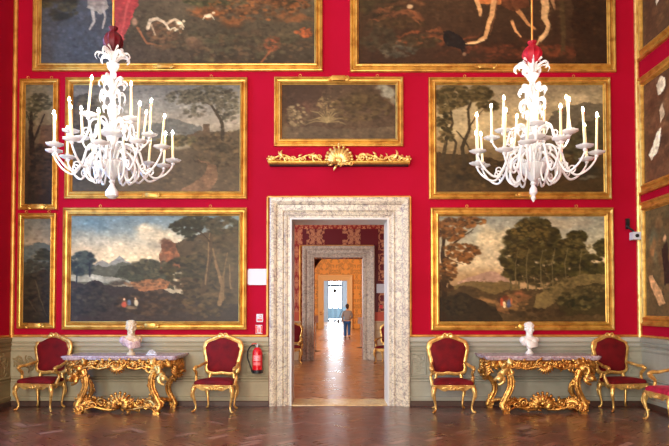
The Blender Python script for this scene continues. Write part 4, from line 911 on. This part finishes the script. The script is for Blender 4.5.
    for s in (-1, 1):
        p1 = catmull([(s*.60, -.34, .12), (s*.48, -.28, .19), (s*.34, -.22, .13), (s*.2, -.18, .09), (0, -.16, .11)], 6); m.tube(p1, [.04, .035, .03, .035, .04], 8)
        p2 = catmull([(s*.70, .24, .12), (s*.5, .1, .16), (s*.3, -.02, .1), (s*.1, -.1, .12)], 6); m.tube(p2, [.035, .03, .03, .03], 8)
        carve(m, p1, 90, r, .056, (0, -.9, .3), .06); carve(m, p2, 24, r, .055, (0, -.6, .6), .04)
        m.scroll((s*.3, -.26, .16), .075, 1.5, PI, s, .022, lift=.03); m.scroll((s*.43, -.30, .12), .06, 1.4, 0, -s, .02, lift=.03); m.scroll((s*.17, -.25, .1), .06, 1.4, 0, s, .02, lift=.03)
        m.tube(catmull([(s*.08, -.24, .05), (s*.25, -.27, .055), (s*.42, -.31, .1), (s*.55, -.35, .06)], 5), [.02, .026, .02, .014], 7)
    m.build('stretcher', g, t, sharp=80)
    m = MB()
    for k in range(11):
        a = PI*(-.02+1.04*k/10); L = .16+.05*math.sin(a); m.leaf((0, -.24, .10), (L*math.cos(a)*1.2, -.26, .12+L*math.sin(a)), (0, -.06, .0), .05); m.ell((L*math.cos(a)*1.15, -.27, .12+L*math.sin(a)*.95), .028, 6, 5)
    m.ell((0, -.27, .15), (.06, .05, .06)); m.ell((0, -.3, .15), (.028, .025, .03))
    carve(m, [(-.2, -.27, .12), (0, -.29, .2), (.2, -.27, .12)], 60, r, .055, spread=.07); m.build('shell', g, t, sharp=80)
    return t
console('gilt console with purple-white marble top, left wall side, holding the turned cream bust', -3.46, 10.515, 1)
console('gilt console with purple-white marble top, right of doorway, holding the white bust', 3.34, 10.515, -2)

# ---------------------------------------------------------------- busts
def bust(label, X, Y, z, sc, turn, body, sock, hair):
    t = thing('portrait_bust', (X, Y, z), label, 'bust', None, turn)
    m = MB(); m.lathe([(.058, 0), (.058, .012), (.05, .018), (.05, .028), (.036, .036), (.028, .05), (.026, .062), (.034, .074), (.042, .08), (.04, .09)], seg=20)
    m.build('socle', sock, t)
    RM = lambda v: [('REMESH', dict(mode='VOXEL', voxel_size=v, use_smooth_shade=True)), ('SMOOTH', dict(factor=.5, iterations=3))]
    m = MB(); m.lathe([(.02, .082), (.045, .1), (.072, .14), (.095, .19), (.10, .22), (.08, .245), (.045, .262), (.036, .28), (.034, .33)], seg=20, sx=1.05, sy=.72)
    for s in (-1, 1): m.ell((s*.1, .005, .2), (.048, .05, .05)); m.ell((s*.05, -.05, .19), (.05, .03, .04))
    m.ell((0, .01, .235), (.1, .055, .03))
    m.build('torso', hair[0] if body != sock else body, t, mods=RM(.006))
    m = MB(); m.ell((-.1, 0, .2), (.055, .056, .055)); m.ell((-.06, .01, .17), (.07, .06, .06))
    for k in range(6): m.tube(catmull([(-.12+.01*k, -.045, .235-.02*k), (-.04, -.085, .19-.018*k), (.04, -.085, .17-.014*k), (.11, -.04, .21-.02*k)], 4), .010, 6)
    m.build('drapery', body, t, mods=RM(.006))
    m = MB(); h = .395
    m.ell((0, 0, h), (.046, .054, .062)); m.ell((0, -.012, h-.03), (.038, .045, .042)); m.ell((0, -.05, h-.065), (.016, .014, .012)); m.tube([(0, .005, .28), (0, 0, .36)], .036, 10)
    m.tube([(0, -.052, h+.018), (0, -.068, h-.018), (0, -.058, h-.024)], [.008, .012, .009], 8); m.ell((0, -.056, h-.04), (.015, .007, .005)); m.ell((0, -.055, h-.048), (.013, .007, .005))
    for s in (-1, 1): m.ell((s*.047, .005, h-.01), (.007, .014, .02)); m.ell((s*.018, -.049, h+.006), (.009, .006, .006)); m.ell((s*.019, -.05, h+.018), (.014, .008, .005)); m.ell((s*.026, -.036, h-.022), (.016, .014, .016))
    m.build('head', hair[0], t, mods=RM(.0045))
    m = MB(); rr = random.Random(3); m.ell((0, .014, h+.024), (.05, .05, .05))
    for k in range(70):
        a = rr.uniform(0, 2*PI); b = rr.uniform(.05, 1.35); p = Vector((.051*math.cos(a)*math.cos(b), .014+.054*math.sin(a)*math.cos(b), h+.016+.054*math.sin(b)))
        if p.y < -.035 and p.z < h+.035: continue
        m.ell(p, rr.uniform(.008, .013), 6, 5)
    m.build('hair', hair[1], t, mods=RM(.0045))
    for c_ in children(t):
        if c_.name.startswith(('head', 'hair')): c_.scale = (1.38, 1.25, 1.22); c_.location = (0, 0, -.108)
    t.scale = (sc, sc, sc); return t
BZ = .915
bl = P(131, 354, 10.42); br = P(534.5, 350, 10.45)
bust('cream and violet marble bust turned away, on the left console table', bl.x, 10.42, BZ+.001, 1.22, math.radians(28), M['purple_marble'], M['cream_marble'], (M['cream_marble'], M['cream_marble']))
bust('all-white marble bust facing the room, on the right console table', br.x, 10.72, BZ+.001, 1.14, math.radians(8), M['white_marble'], M['white_marble'], (M['white_marble'], M['white_marble']))
# small clear label holder on the left console
q = P(151.5, 352, 10.4); t = thing('label_holder', (q.x, 10.42, BZ+.002), 'small clear arched label holder on the left console, right of the bust', 'label holder')
cl = NT('clear_acrylic'); cl.P(Base__Color=(.9, .92, .95, 1), Roughness=.08, Transmission__Weight=.75, IOR=1.3); cl = cl.m
m = MB(); n = 12
a_ = [(.078*math.cos(PI*k/n), .0, .012+.072*math.sin(PI*k/n)) for k in range(n+1)]
m.loft([[(x, -.012-.0, z) for x, _, z in a_], [(x, -.008, z) for x, _, z in a_]]); m.build('panel', cl, t, sharp=40)
m = MB(); m.box((-.085, -.03, 0), (.085, .03, .012)); m.build('foot', M['white'], t, smooth=False)

# ---------------------------------------------------------------- carved valance above the door
q = P(339, 168, YB); t = thing('carved_valance', (q.x, YB, q.z), 'long gilt carved valance with central shell, on the crimson wall above the doorway', 'valance')
m = MB(); Wv = 1.2
m.loft([[(x, y, z) for y, z in ((0, .02), (-.05, .015), (-.09, .022), (-.1, .04), (-.09, .06), (0, .06))] for x in (-Wv, Wv)]); m.build('board', M['darkwood'], t, smooth=False)
m = MB(); r = random.Random(5)
pf = [(-.03, .045), (-.12, .04), (-.145, .055), (-.15, .08), (-.12, .11), (-.06, .13), (0, .13), (0, .045)]
m.loft([[(x, y, z) for y, z in pf] for x in (-Wv-.02, Wv+.02)])
for k in range(46):
    x = -Wv+.02+k*(2*Wv-.04)/45
    if abs(x) > .27: m.leaf((x, -.13, .045), (x+.05*(1 if x < 0 else -1), -.11, .12), (0, -.02, 0), .011)
m.build('moulding', M['gold_frame'], t, sharp=50)
m = MB(); g = M['gold_pale']
for s in (-1, 1):
    m = MB(); carve(m, [(s*1.15, -.1, .15), (s*.8, -.1, .15), (s*.3, -.1, .17)], 44, r, .055, spread=.04)
    m.scroll((s*.40, -.12, .15), .08, 1.4, 0, s, .022, lift=.02); m.scroll((s*.62, -.12, .13), .065, 1.3, PI, -s, .018, lift=.02); m.scroll((s*.9, -.12, .13), .06, 1.3, 0, s, .018, lift=.02)
    m.tube(catmull([(s*.3, -.13, .1), (s*.5, -.13, .2), (s*.75, -.12, .12), (s*.95, -.12, .2), (s*1.15, -.1, .14)], 6), [.022, .014, .018, .012, .018], 7)
    m.leaf((s*.92, -.12, .12), (s*.98, -.12, .29), (s*.05, -.03, 0), .028)
    m.ell((s*1.19, -.1, .13), (.05, .04, .05))
    for a in range(6): m.ell((s*1.19+.045*math.cos(a), -.12, .13+.045*math.sin(a)), .022, 6, 5)
    m.build('scrollwork', g, t, sharp=80)
m = MB()
for k in range(11):
    a = PI*(.04+.92*k/10); L = .20+.06*math.sin(a)**2; m.leaf((0, -.13, .06), (L*math.cos(a)*1.15, -.14, .1+L*math.sin(a)*.98), (0, -.06, 0), .052); m.ell((L*math.cos(a)*1.12, -.145, .09+L*math.sin(a)*.95), .03, 6, 5)
m.ell((0, -.16, .1), (.075, .05, .06)); carve(m, [(-.2, -.15, .06), (0, -.16, .04), (.2, -.15, .06)], 26, r, .06, spread=.03); m.ell((0, -.12, .39), .022, 8, 6); m.tube([(0, -.1, .3), (0, -.12, .4)], .01, 6)
m.build('shell', M['gold_pale'], t, sharp=80)

# ---------------------------------------------------------------- small wall fittings
def panel(nm, lab, cat, x0, y0, x1, y1, Y, d=.02, mat=None, off=0.):
    A = P(x0, y1, Y); B = P(x1, y0, Y); t = thing(nm, ((A.x+B.x)/2, Y-off, A.z), lab, cat); w, h = B.x-A.x, B.z-A.z
    m = MB(); m.box((-w/2, -d, 0), (w/2, 0, h)); m.build('board', mat or M['white'], t, smooth=False); return t, w, h
t, w, h = panel('information_board', 'blank white information board on the wall, left of the marble doorway', 'sign', 248, 269, 268, 285, YB, .03)
m = MB()
for a, b in (((-w/2, -.036, 0), (w/2, -.03, .014)), ((-w/2, -.036, h-.014), (w/2, -.03, h)), ((-w/2, -.036, 0), (-w/2+.014, -.03, h)), ((w/2-.014, -.036, 0), (w/2, -.03, h))): m.box(a, b)
m.build('rim', plain('pale_rim', (205, 208, 214), .4), t, smooth=False)
t, w, h = panel('information_board', 'white information board in the next room, right of its marble doorway', 'sign', 376.5, 284, 389, 293, Y2, .05)
def sign(lab, x0, y0, x1, y1, kind):
    t, w, h = panel('safety_sign', lab, 'sign', x0, y0, x1, y1, YB, .012)
    m = MB()
    if kind == 0:
        m.box((-w*.36, -.016, h*.12), (w*.36, -.012, h*.42)); m.box((0, -.016, h*.5), (w*.3, -.012, h*.88))
    else:
        m.box((-w*.5, -.016, h*.06), (-w*.2, -.012, h*.94)); m.box((w*.24, -.016, h*.06), (w*.5, -.012, h*.94))
    m.build('red_field', M['red'], t, smooth=False)
    m = MB()
    if kind == 0: m.tube([(-w*.25, -.015, h*.75), (-w*.1, -.015, h*.6)], .007, 6); m.ell((w*.15, -.016, h*.7), (.016, .005, .02), 8, 6)
    else: m.box((-w*.1, -.017, h*.15), (w*.14, -.012, h*.62)); m.tube([(0, -.015, h*.62), (w*.02, -.015, h*.78), (-w*.12, -.015, h*.74)], .006, 6)
    m.build('pictogram', M['white'] if kind == 0 else plain('pink_print', (232, 90, 100), .5), t, smooth=False); return t
sign('upper red and white safety sign above the fire extinguisher', 256.5, 314, 263, 322, 0)
sign('lower red and white extinguisher sign above the fire extinguisher', 255.5, 325, 262.5, 333.7, 1)
# fire extinguisher
q = P(257.5, 373, 10.86); t = thing('fire_extinguisher', (q.x, 10.84, q.z), 'red fire extinguisher with black hose, mounted on the wainscot left of the doorway', 'fire extinguisher')
R = .085; hh = .44
m = MB(); m.lathe([(.02, .03), (R, .035), (R+.002, .06), (R+.002, hh-.1), (R*.9, hh-.05), (R*.6, hh-.02), (.035, hh-.005), (.03, hh)], seg=24); m.build('cylinder', M['red'], t)
m = MB(); m.lathe([(R-.012, 0), (R+.006, 0), (R+.006, .055), (R, .06)], seg=24); m.build('base_cap', M['black'], t)
m = MB(); m.lathe([(.03, hh), (.03, hh+.03), (.016, hh+.035), (.014, hh+.06)], seg=12); m.tube([(-.05, 0, hh+.03), (.03, 0, hh+.04)], .011, 8); m.build('valve', M['steel'], t)
m = MB(); m.tube(catmull([(0, 0, hh+.05), (-.05, -.01, hh+.065), (-.1, -.015, hh+.05)], 4), .009, 6); m.build('handle', M['red'], t)
m = MB(); m.tube(catmull([(-.045, 0, hh+.03), (-.11, -.01, hh+.02), (-.16, -.02, hh-.06), (-.165, -.02, hh-.17), (-.13, -.03, hh-.28), (-.1, -.03, hh-.36), (-.09, -.02, .02)], 5), .012, 8); m.build('hose', M['black'], t)
m = MB()
for z0, z1 in ((.14, .19), (.21, .31)): m.loft([[((R+.004)*math.sin(a), -(R+.004)*math.cos(a), z) for a in np.linspace(-.75, .75, 9)]+[((R-.006)*math.sin(a), -(R-.006)*math.cos(a), z) for a in np.linspace(.75, -.75, 9)] for z in (z0, z1)])
m.build('label', plain('pale_pink_label', (236, 120, 120), .4), t, smooth=False)
m = MB()
for k in range(5): m.box((-.045+.02*(k % 2), -R-.007, .222+.017*k), (.04-.014*(k % 3), -R-.002, .228+.017*k))
m.build('print', M['white'], t, smooth=False)
m = MB(); m.box((-.05, R-.005, .2), (.05, 10.99-10.84, .26)); m.build('bracket', M['black'], t, smooth=False)
# security camera near the right corner
q = P(636, 240, 10.9); t = thing('security_camera', (q.x-.06, YB, q.z), 'small white security camera on a black bracket beside the right corner', 'camera')
m = MB(); m.box((-.075, -.05, .20), (-.02, 0, .38)); m.tube(catmull([(-.05, -.04, .28), (-.06, -.09, .22), (0, -.1, .17), (.03, -.1, .14)], 4), .016, 8); m.ell((-.06, -.05, .24), (.035, .03, .03)); m.build('bracket', M['black'], t)
m = MB(); m.box((-.03, -.2, 0), (.1, -.05, .13)); m.build('housing', M['white'], t, smooth=False)
m = MB(); m.lathe([(.03, 0), (.03, .02), (.022, .025)], (.03, -.2, .065), 14, 'y'); m.build('lens', M['black'], t)
# ---------------------------------------------------------------- chandeliers
def chandelier(label, u, Y, seed, lower, upper, finial, vbot, kk, silk):
    r = random.Random(seed); s = 1/(F/Y)
    cz = lambda v: P(u, v, Y).z
    z0 = cz(vbot); X = P(u, 150, Y).x
    t = thing('chandelier', (X, Y, z0), label, 'chandelier', 'white glass chandeliers', 0)
    Z = lambda v: cz(v)-z0
    g = M['milk']; o = (vbot-197.0)
    V = lambda v: Z((v if v > 150 else 150-(150-v)*kk)+o)
    m = MB(); m.lathe([(.01, V(184)), (.035, V(182)), (.02, V(180)), (.05, V(177)), (.11, V(172)), (.165, V(165.5)), (.17, V(163)), (.13, V(161)), (.05, V(160))], seg=24, lobes=12, la=.04); m.build('bowl', g, t)
    m = MB()
    m.lathe([(.03, V(162)), (.045, V(154)), (.03, V(148)), (.06, V(140)), (.075, V(134)), (.04, V(129)), (.03, V(120)), (.055, V(114)), (.06, V(108)), (.03, V(103)), (.025, V(92)), (.045, V(86)), (.03, V(80)), (.03, V(72)), (.06, V(68)), (.07, V(64)), (.03, V(62)), (.028, V(52)), (.04, V(48))], seg=18, lobes=8, la=.06)
    m.lathe([(.05, V(138)), (.13, V(134)), (.14, V(132)), (.06, V(131))], seg=20, lobes=10, la=.05)
    m.build('stem', g, t)
    m = MB()
    if finial == 'drop': m.lathe([(.006, V(184)), (.012, V(182)), (.03, V(186)), (.072, V(192.5)), (.07, V(196)), (.035, V(198.5)), (.004, V(199))], seg=16)
    else: m.lathe([(.02, V(183)), (.03, V(180)), (.022, V(184)), (.04, V(187)), (.045, V(191)), (.02, V(194)), (.03, V(196)), (.006, V(200))], seg=16)
    m.build('finial', g, t)
    # leaf sprays
    def spray(v, n, L, up, w, droop, nm, ph=0., rr=.03):
        m = MB()
        for k in range(n):
            a = 2*PI*k/n+ph+r.uniform(-.1, .1); d = Vector((math.cos(a), math.sin(a), 0)); b = Vector((0, 0, V(v)))
            pts = catmull([b+d*rr, b+d*L*.45+Vector((0, 0, up*.8)), b+d*L*.85+Vector((0, 0, up)), b+d*L+Vector((0, 0, up-droop*.5)), b+d*L*.88+Vector((0, 0, up-droop))], 4)
            m.tube(pts, [w*.5, w, w*1.15, w*.8, w*.2], 7, flat=.35, up=(-d.y, d.x, 0) if k % 2 else None)
        m.build(nm, g, t)
    spray(62, 7, .19, .09, .021, .08, 'crown_leaves'); spray(60, 6, .1, .13, .017, .01, 'crown_buds', .4); spray(57, 5, .16, .04, .017, .07, 'crown_leaves', .7)
    spray(90, 8, .15, .10, .019, .07, 'leaf_spray', .2); spray(98, 9, .14, .05, .021, .12, 'leaf_spray', .6); spray(84, 6, .11, .08, .017, .05, 'flower_spray', .1); spray(94, 7, .09, .14, .016, .03, 'flower_spray', .3)
    spray(116, 7, .11, .1, .014, .06, 'leaf_spray', .3); spray(134, 8, .17, .12, .015, .08, 'leaf_spray', .1); spray(150, 7, .14, .02, .015, .12, 'leaf_spray', .5); spray(160, 7, .2, .16, .016, .1, 'leaf_spray', .3)
    # cord and red silk cover
    m = MB(); m.lathe([(.025, V(52)), (.06, V(50)), (.1, V(45)), (.105, V(41)), (.085, V(36)), (.05, V(33)), (.03, V(31)), (.045, V(29)), (.05, V(27.5)), (.02, V(26.5))], seg=22, lobes=11, la=.07); m.build('silk_cover', silk, t)
    m = MB(); m.tube([(0, 0, V(28)), (0, 0, HC-z0)], .011, 8); m.build('cord', M['gold_trim'], t)
    m = MB(); m.lathe([(.02, HC-z0-.12), (.1, HC-z0-.08), (.14, HC-z0-.02), (.14, HC-z0)], seg=20); m.build('ceiling_rose', M['gold_trim'], t)
    # arms
    def arm(a, R, zc, vroot, path, hc, tilt):
        d = Vector((math.cos(a), math.sin(a), 0)); m = MB()
        pts = catmull([d*(R*p)+Vector((0, 0, V(v))) for p, v in path], 5); m.tube(pts, [.010, .0125, .013, .0125, .011, .010], 7)
        e = pts[-1]; k = len(pts)*5//8
        # curled glass tendril on the arm
        q = pts[len(pts)//2]; m.scroll(q+Vector((0, 0, .045)), .045, 1.1, -PI/2, 1, .009, d, (0, 0, 1), .3, 0, None, 6, (-d.y, d.x, 0))
        m.ell(e+Vector((0, 0, -.01)), (.022, .022, .02), 10, 6); am = m.build('arm', g, t)
        m = MB(); m.lathe([(.014, .0), (.05, .006), (.086, .024), (.092, .034), (.08, .03), (.02, .014), (.018, .05), (.024, .06)], tuple(e), 16, lobes=8, la=.06); m.build('drip_pan', g, am)
        tv = Vector((r.uniform(-tilt, tilt), r.uniform(-tilt, tilt), 1)).normalized(); b = e+Vector((0, 0, .05)); tp = b+tv*hc
        m = MB(); m.tube([b, tp], [.0145, .0125], 10); m.build('candle', M['wax'], am)
        m = MB(); m.tube([tp, tp+tv*.012, tp+tv*.03, tp+tv*.05], [.008, .0135, .012, .003], 8); m.build('bulb', M['bulb'], am)
    for k in range(lower):
        a = 2*PI*(k+.35)/lower+r.uniform(-.07, .07); R = .655*r.uniform(.9, 1.03); dv = r.uniform(-4, 3)
        low = [(.06, 158), (.2, 146), (.42, 149), (.53, 166), (.68, 176), (.86, 171+dv*.5), (.98, 162+dv), (1., 157+dv)]
        arm(a, R, 0, 0, low, .33*r.uniform(.85, 1.1), .09)
    for k in range(upper):
        a = 2*PI*(k+.1)/upper+r.uniform(-.1, .1); R = .42*r.uniform(.88, 1.08); dv = r.uniform(-9, 4)
        arm(a, R, 0, 0, [(.1, 134), (.3, 122), (.52, 124), (.62, 138), (.78, 146), (.93, 142+dv*.5), (1., 136+dv)], .33*r.uniform(.9, 1.1), .1)
    # loops of glass under the bowl
    for k in range(12):
        a = 2*PI*(k+.5)/12; d = Vector((math.cos(a), math.sin(a), 0)); m = MB()
        m.tube(catmull([d*.1+Vector((0, 0, V(162))), d*.18+Vector((0, 0, V(154))), d*.27+Vector((0, 0, V(162))), d*.28+Vector((0, 0, V(175))), d*.2+Vector((0, 0, V(182))), d*.15+Vector((0, 0, V(172))), d*.2+Vector((0, 0, V(164)))], 4), [.01, .013, .013, .012, .01, .007], 7); m.build('glass_loop', g, t)
    return t
M['silkred'] = fabric('red_silk_cover', (128, 4, 22), (184, 20, 44), 8, .4, .5, 40, .4)
chandelier('white glass chandelier hanging at left, dark red silk cover on cord, teardrop finial', 112.3, 7.0, 4, 12, 7, 'drop', 197, 1., fabric('dark_red_silk', (62, 0, 8), (100, 2, 18), 8, .2, .5, 40, .4))
chandelier('white glass chandelier hanging at right, bright red silk cover on cord, knobbed finial', 533, 7.0, 9, 12, 7, 'knob', 199, .9, M['silkred'])

# ---------------------------------------------------------------- beyond the doorway
def far_chair(lab, x, y, rz):
    c = copy_tree(ch); c['label'] = lab; c['group'] = 'gilt armchairs in the next room'; place(c, x, y, rz)
far_chair('gilt armchair in the next room, left of its marble doorway', P(291, 330, 19.4).x, 19.5, 0)
far_chair('gilt armchair in the next room, right of its marble doorway', P(388, 330, 19.2).x, 19.3, -25)
for lab, u, v0, v1, Y in (('tiny red safety sign beyond the doorway, below the white board', 381, 305, 308.5, Y2),):
    panel('safety_sign', lab, 'sign', u-1.6, v0, u+1.6, v1, Y, .03, plain('red_sign', (220, 60, 60), .5))
# information stands in the third room
def stand(lab, u, Y, h, w):
    x = P(u, 310, Y).x; t = thing('information_stand', (x, Y, 0), lab, 'stand', 'information stands along the enfilade')
    m = MB(); m.lathe([(.19, 0), (.19, .015), (.03, .03), (.02, .05)], seg=20); m.build('base', M['black'], t)
    m = MB(); m.tube([(0, 0, .03), (0, 0, h)], .022, 10); m.build('post', M['steel'], t)
    m = MB(); m.box((-w/2, -.02, h-.05), (w/2, .0, h+.22)); o = m.build('panel', M['white'], t, smooth=False); return t
stand('white-panelled information stand just beyond the second doorway, right side', 361, 26.5, 1.05, .26)
stand('slim white-panelled information stand just beyond the second doorway, left side', 315.8, 24.5, 1.15, .2)
# wall light glowing near the far door
q = P(325, 314, 49); t = thing('wall_light', (q.x-.35, 49.9, q.z+.1), 'tiny gilt candle wall light beside the far yellow doorway', 'wall light')
m = MB(); m.lathe([(.05, 0), (.12, .03), (.05, .06)], seg=12); m.tube(catmull([(0, .1, -.1), (0, -.1, -.14), (.15, -.15, -.05), (.25, -.15, 0)], 4), .03, 6); m.build('bracket', M['gold'], t)
m = MB(); m.tube([(.25, -.15, 0), (.25, -.15, .18)], .03, 8); m.build('candle', M['wax'], t)
# lantern in the far room
q = P(334.6, 292.5, 60); t = thing('lantern', (q.x, 60, q.z), 'dark hanging lantern silhouetted against the bright far window', 'lantern')
m = MB(); m.lathe([(.03, -.02), (.16, .05), (.2, .18), (.12, .3), (.03, .36)], seg=8); m.build('body', M['darkwood'], t, smooth=False)
m = MB(); m.tube([(0, 0, .34), (0, 0, 7-q.z)], .018, 6); m.build('chain', M['darkwood'], t)
# panels standing in for unidentified blue-grey shapes below the far window
sy = 70.; a0, a1 = P(328, 310, sy).x, P(346, 310, sy).x; W = a1-a0; n = 6
t = thing('stand_in_panels', ((a0+a1)/2, sy, 0), 'low blue-grey stand-in panels for unidentified shapes in front of the bright far window', 'stand-in'); bl = plain('blue_grey_cloth', (120, 150, 168), .8)
for k in range(n):
    x0 = -W/2+W*k/n; x1 = x0+W/n; e = .08*(-1)**k; m = MB()
    m.loft([[(x0, -e, z), (x1, e, z), (x1, e+.04, z), (x0, -e+.04, z)] for z in (.4, .42, 1.5+.1*(k % 2), 1.56+.1*(k % 2))]); o = m.build('panel', bl, t, smooth=False)
    m = MB(); m.box((x0+.02, -e, 0), (x0+.06, -e+.04, .4)); m.build('leg', M['darkwood'], t, smooth=False)
# dark drape just past the second doorway
t = thing('door_curtain', (P(316.5, 265, 22).x-.1, 22., 0), 'dark red drape tied at the upper left beyond the second doorway', 'curtain')
dr = damask('dark_red_drape', (74, 14, 18), (150, 90, 60), .5, .5, 9.)
m = MB(); n = 40; A_, B_ = [], []
def drape(z):
    f = max(0, min(1, (P(335, 252, 22).z-z)/1.0)); return .62-.8*f**.6
rings = []
for i in range(26):
    z = P(335, 250, 22).z+.6-i*(P(335, 250, 22).z+.6-.02)/25; w_ = max(-.15, drape(z))
    rings.append([(-.25+(w_+.25)*k/n, .05*math.sin(k*1.3), z) for k in range(n+1)]+[(-.25+(w_+.25)*k/n, .05*math.sin(k*1.3)+.03, z) for k in range(n, -1, -1)])
m.loft(rings); m.build('cloth', dr, t)
m = MB(); m.tube([(-.7, .0, P(335, 250, 22).z+.62), (.8, 0, P(335, 250, 22).z+.62)], .03, 8); m.build('rod', M['gold_trim'], t)

# ---------------------------------------------------------------- visitor walking away
Yp = 34.5; xp = P(347.3, 330, Yp).x
t = thing('person', (xp, Yp, 0), 'person in grey jacket and blue jeans walking away through the far rooms, seen from behind', 'person')
def skin(name, pts, edges, rad, mat, parent, lv=2):
    me = bpy.data.meshes.new(name); me.from_pydata(pts, edges, []); me.materials.append(mat)
    o = bpy.data.objects.new(name, me); COL.objects.link(o); o.parent = parent
    sv = me.skin_vertices.new(name='') if hasattr(me.skin_vertices, 'new') else None
    if not me.skin_vertices:
        bm_ = __import__('bmesh').new(); bm_.from_mesh(me); bm_.verts.layers.skin.verify(); bm_.to_mesh(me); bm_.free()
    for i, q in enumerate(rad):
        q = q if hasattr(q, '__len__') else (q, q); me.skin_vertices[0].data[i].radius = q; me.skin_vertices[0].data[i].use_root = (i == 0)
    md = o.modifiers.new('skin', 'SKIN'); md.use_smooth_shade = True
    sb = o.modifiers.new('sub', 'SUBSURF'); sb.levels = lv; sb.render_levels = lv; return o
SK = plain('skin', (206, 150, 120), .6)
def chain(lst):
    pts, eds, rd = [], [], []
    for par, p, q in lst:
        pts.append(p); rd.append(q)
        if par is not None: eds.append((par, len(pts)-1))
    return pts, eds, rd
body = [(None, (0, 0, .98), (.15, .11)), (0, (0, .01, 1.15), (.135, .1)), (1, (0, 0, 1.35), (.165, .11)), (2, (0, 0, 1.5), (.1, .08)), (3, (0, .01, 1.58), (.055, .055)), (4, (0, .01, 1.66), (.075, .09)), (5, (0, .01, 1.76), (.08, .09)), (6, (0, .01, 1.81), (.05, .06)),
        (0, (-.1, .0, .9), (.095, .1)), (8, (-.11, .06, .52), (.065, .065)), (9, (-.11, -.02, .12), (.045, .045)), (10, (-.11, .02, .05), (.04, .035)), (11, (-.12, .14, .035), (.04, .03)),
        (0, (.1, .0, .9), (.095, .1)), (13, (.1, -.04, .52), (.065, .065)), (14, (.1, -.2, .16), (.045, .045)), (15, (.1, -.2, .07), (.04, .035)), (16, (.11, -.09, .035), (.04, .03)),
        (2, (-.17, 0, 1.43), (.06, .06)), (18, (-.24, -.02, 1.2), (.045, .045)), (19, (-.25, .06, .98), (.035, .035)), (20, (-.25, .09, .9), (.03, .018)),
        (2, (.17, 0, 1.43), (.06, .06)), (22, (.25, .02, 1.2), (.045, .045)), (23, (.2, .16, 1.05), (.035, .035)), (24, (.17, .22, 1.03), (.03, .018))]
ei = len(body)
for sx, base, hz in ((-1, 21, (-.25, .09, .9)), (1, 25, (.17, .22, 1.03))):
    for k in range(4): n0 = len(body); body.append((base, (hz[0]+sx*(.012-.009*k)*1.0, hz[1]+.022*(k-1.5), hz[2]-.05), (.009, .009))); body.append((n0, (hz[0]+sx*.004, hz[1]+.022*(k-1.5), hz[2]-.085+.006*abs(k-1)), (.008, .008)))
    n0 = len(body); body.append((base, (hz[0], hz[1]+.045, hz[2]-.02), (.01, .01))); body.append((n0, (hz[0], hz[1]+.06, hz[2]-.05), (.009, .009)))
skin('body', *chain(body), SK, t)
skin('jacket', *chain([(None, (0, 0, .93), (.2, .15)), (0, (0, 0, 1.1), (.18, .135)), (1, (0, 0, 1.35), (.2, .14)), (2, (0, 0, 1.49), (.13, .1)), (2, (-.19, 0, 1.43), (.085, .085)), (4, (-.26, -.02, 1.2), (.068, .068)), (5, (-.265, .05, 1.0), (.055, .055)), (2, (.19, 0, 1.43), (.085, .085)), (7, (.27, .02, 1.2), (.068, .068)), (8, (.22, .14, 1.07), (.055, .055))]), plain('grey_jacket', (146, 140, 138), .9), t)
skin('jeans', *chain([(None, (0, 0, .95), (.165, .13)), (0, (-.1, 0, .86), (.11, .115)), (1, (-.11, .055, .5), (.085, .085)), (2, (-.11, -.02, .1), (.07, .07)), (0, (.1, 0, .86), (.11, .115)), (4, (.1, -.045, .5), (.085, .085)), (5, (.1, -.2, .14), (.07, .07))]), plain('blue_denim', (40, 84, 140), .9), t)
m = MB(); m.ell((0, -.015, 1.76), (.1, .11, .12)); m.ell((0, -.05, 1.68), (.085, .07, .09)); m.build('hair', plain('dark_brown_hair', (58, 38, 30), .8), t)
m = MB(); m.ell((0, .105, 1.72), (.014, .02, .02)); m.build('nose', SK, t)
for sx, y_, z_ in ((-1, .06, .03), (1, -.15, .04)):
    m = MB(); m.ell((sx*.115, y_, z_+.015), (.05, .13, .045)); m.build('shoe', M['black'], t)
xb = xp-.47
t = thing('shoulder_bag', (xb, Yp, .82), 'small dark bag hanging at the left side of the walking person', 'bag'); m = MB(); m.loft([[(.05, -.13, 0), (-.05, -.13, 0), (-.05, .13, 0), (.05, .13, 0)], [(.045, -.15, .1), (-.06, -.15, .1), (-.06, .15, .1), (.045, .15, .1)], [(.02, -.12, .24), (-.02, -.12, .24), (-.02, .12, .24), (.02, .12, .24)]]); m.build('body', M['black'], t)
m = MB(); m.tube(catmull([(0, -.1, .23), (.09, -.06, .5), (.2, 0, .69), (.09, .06, .5), (0, .1, .23)], 5), .012, 6); m.build('strap', M['black'], t)
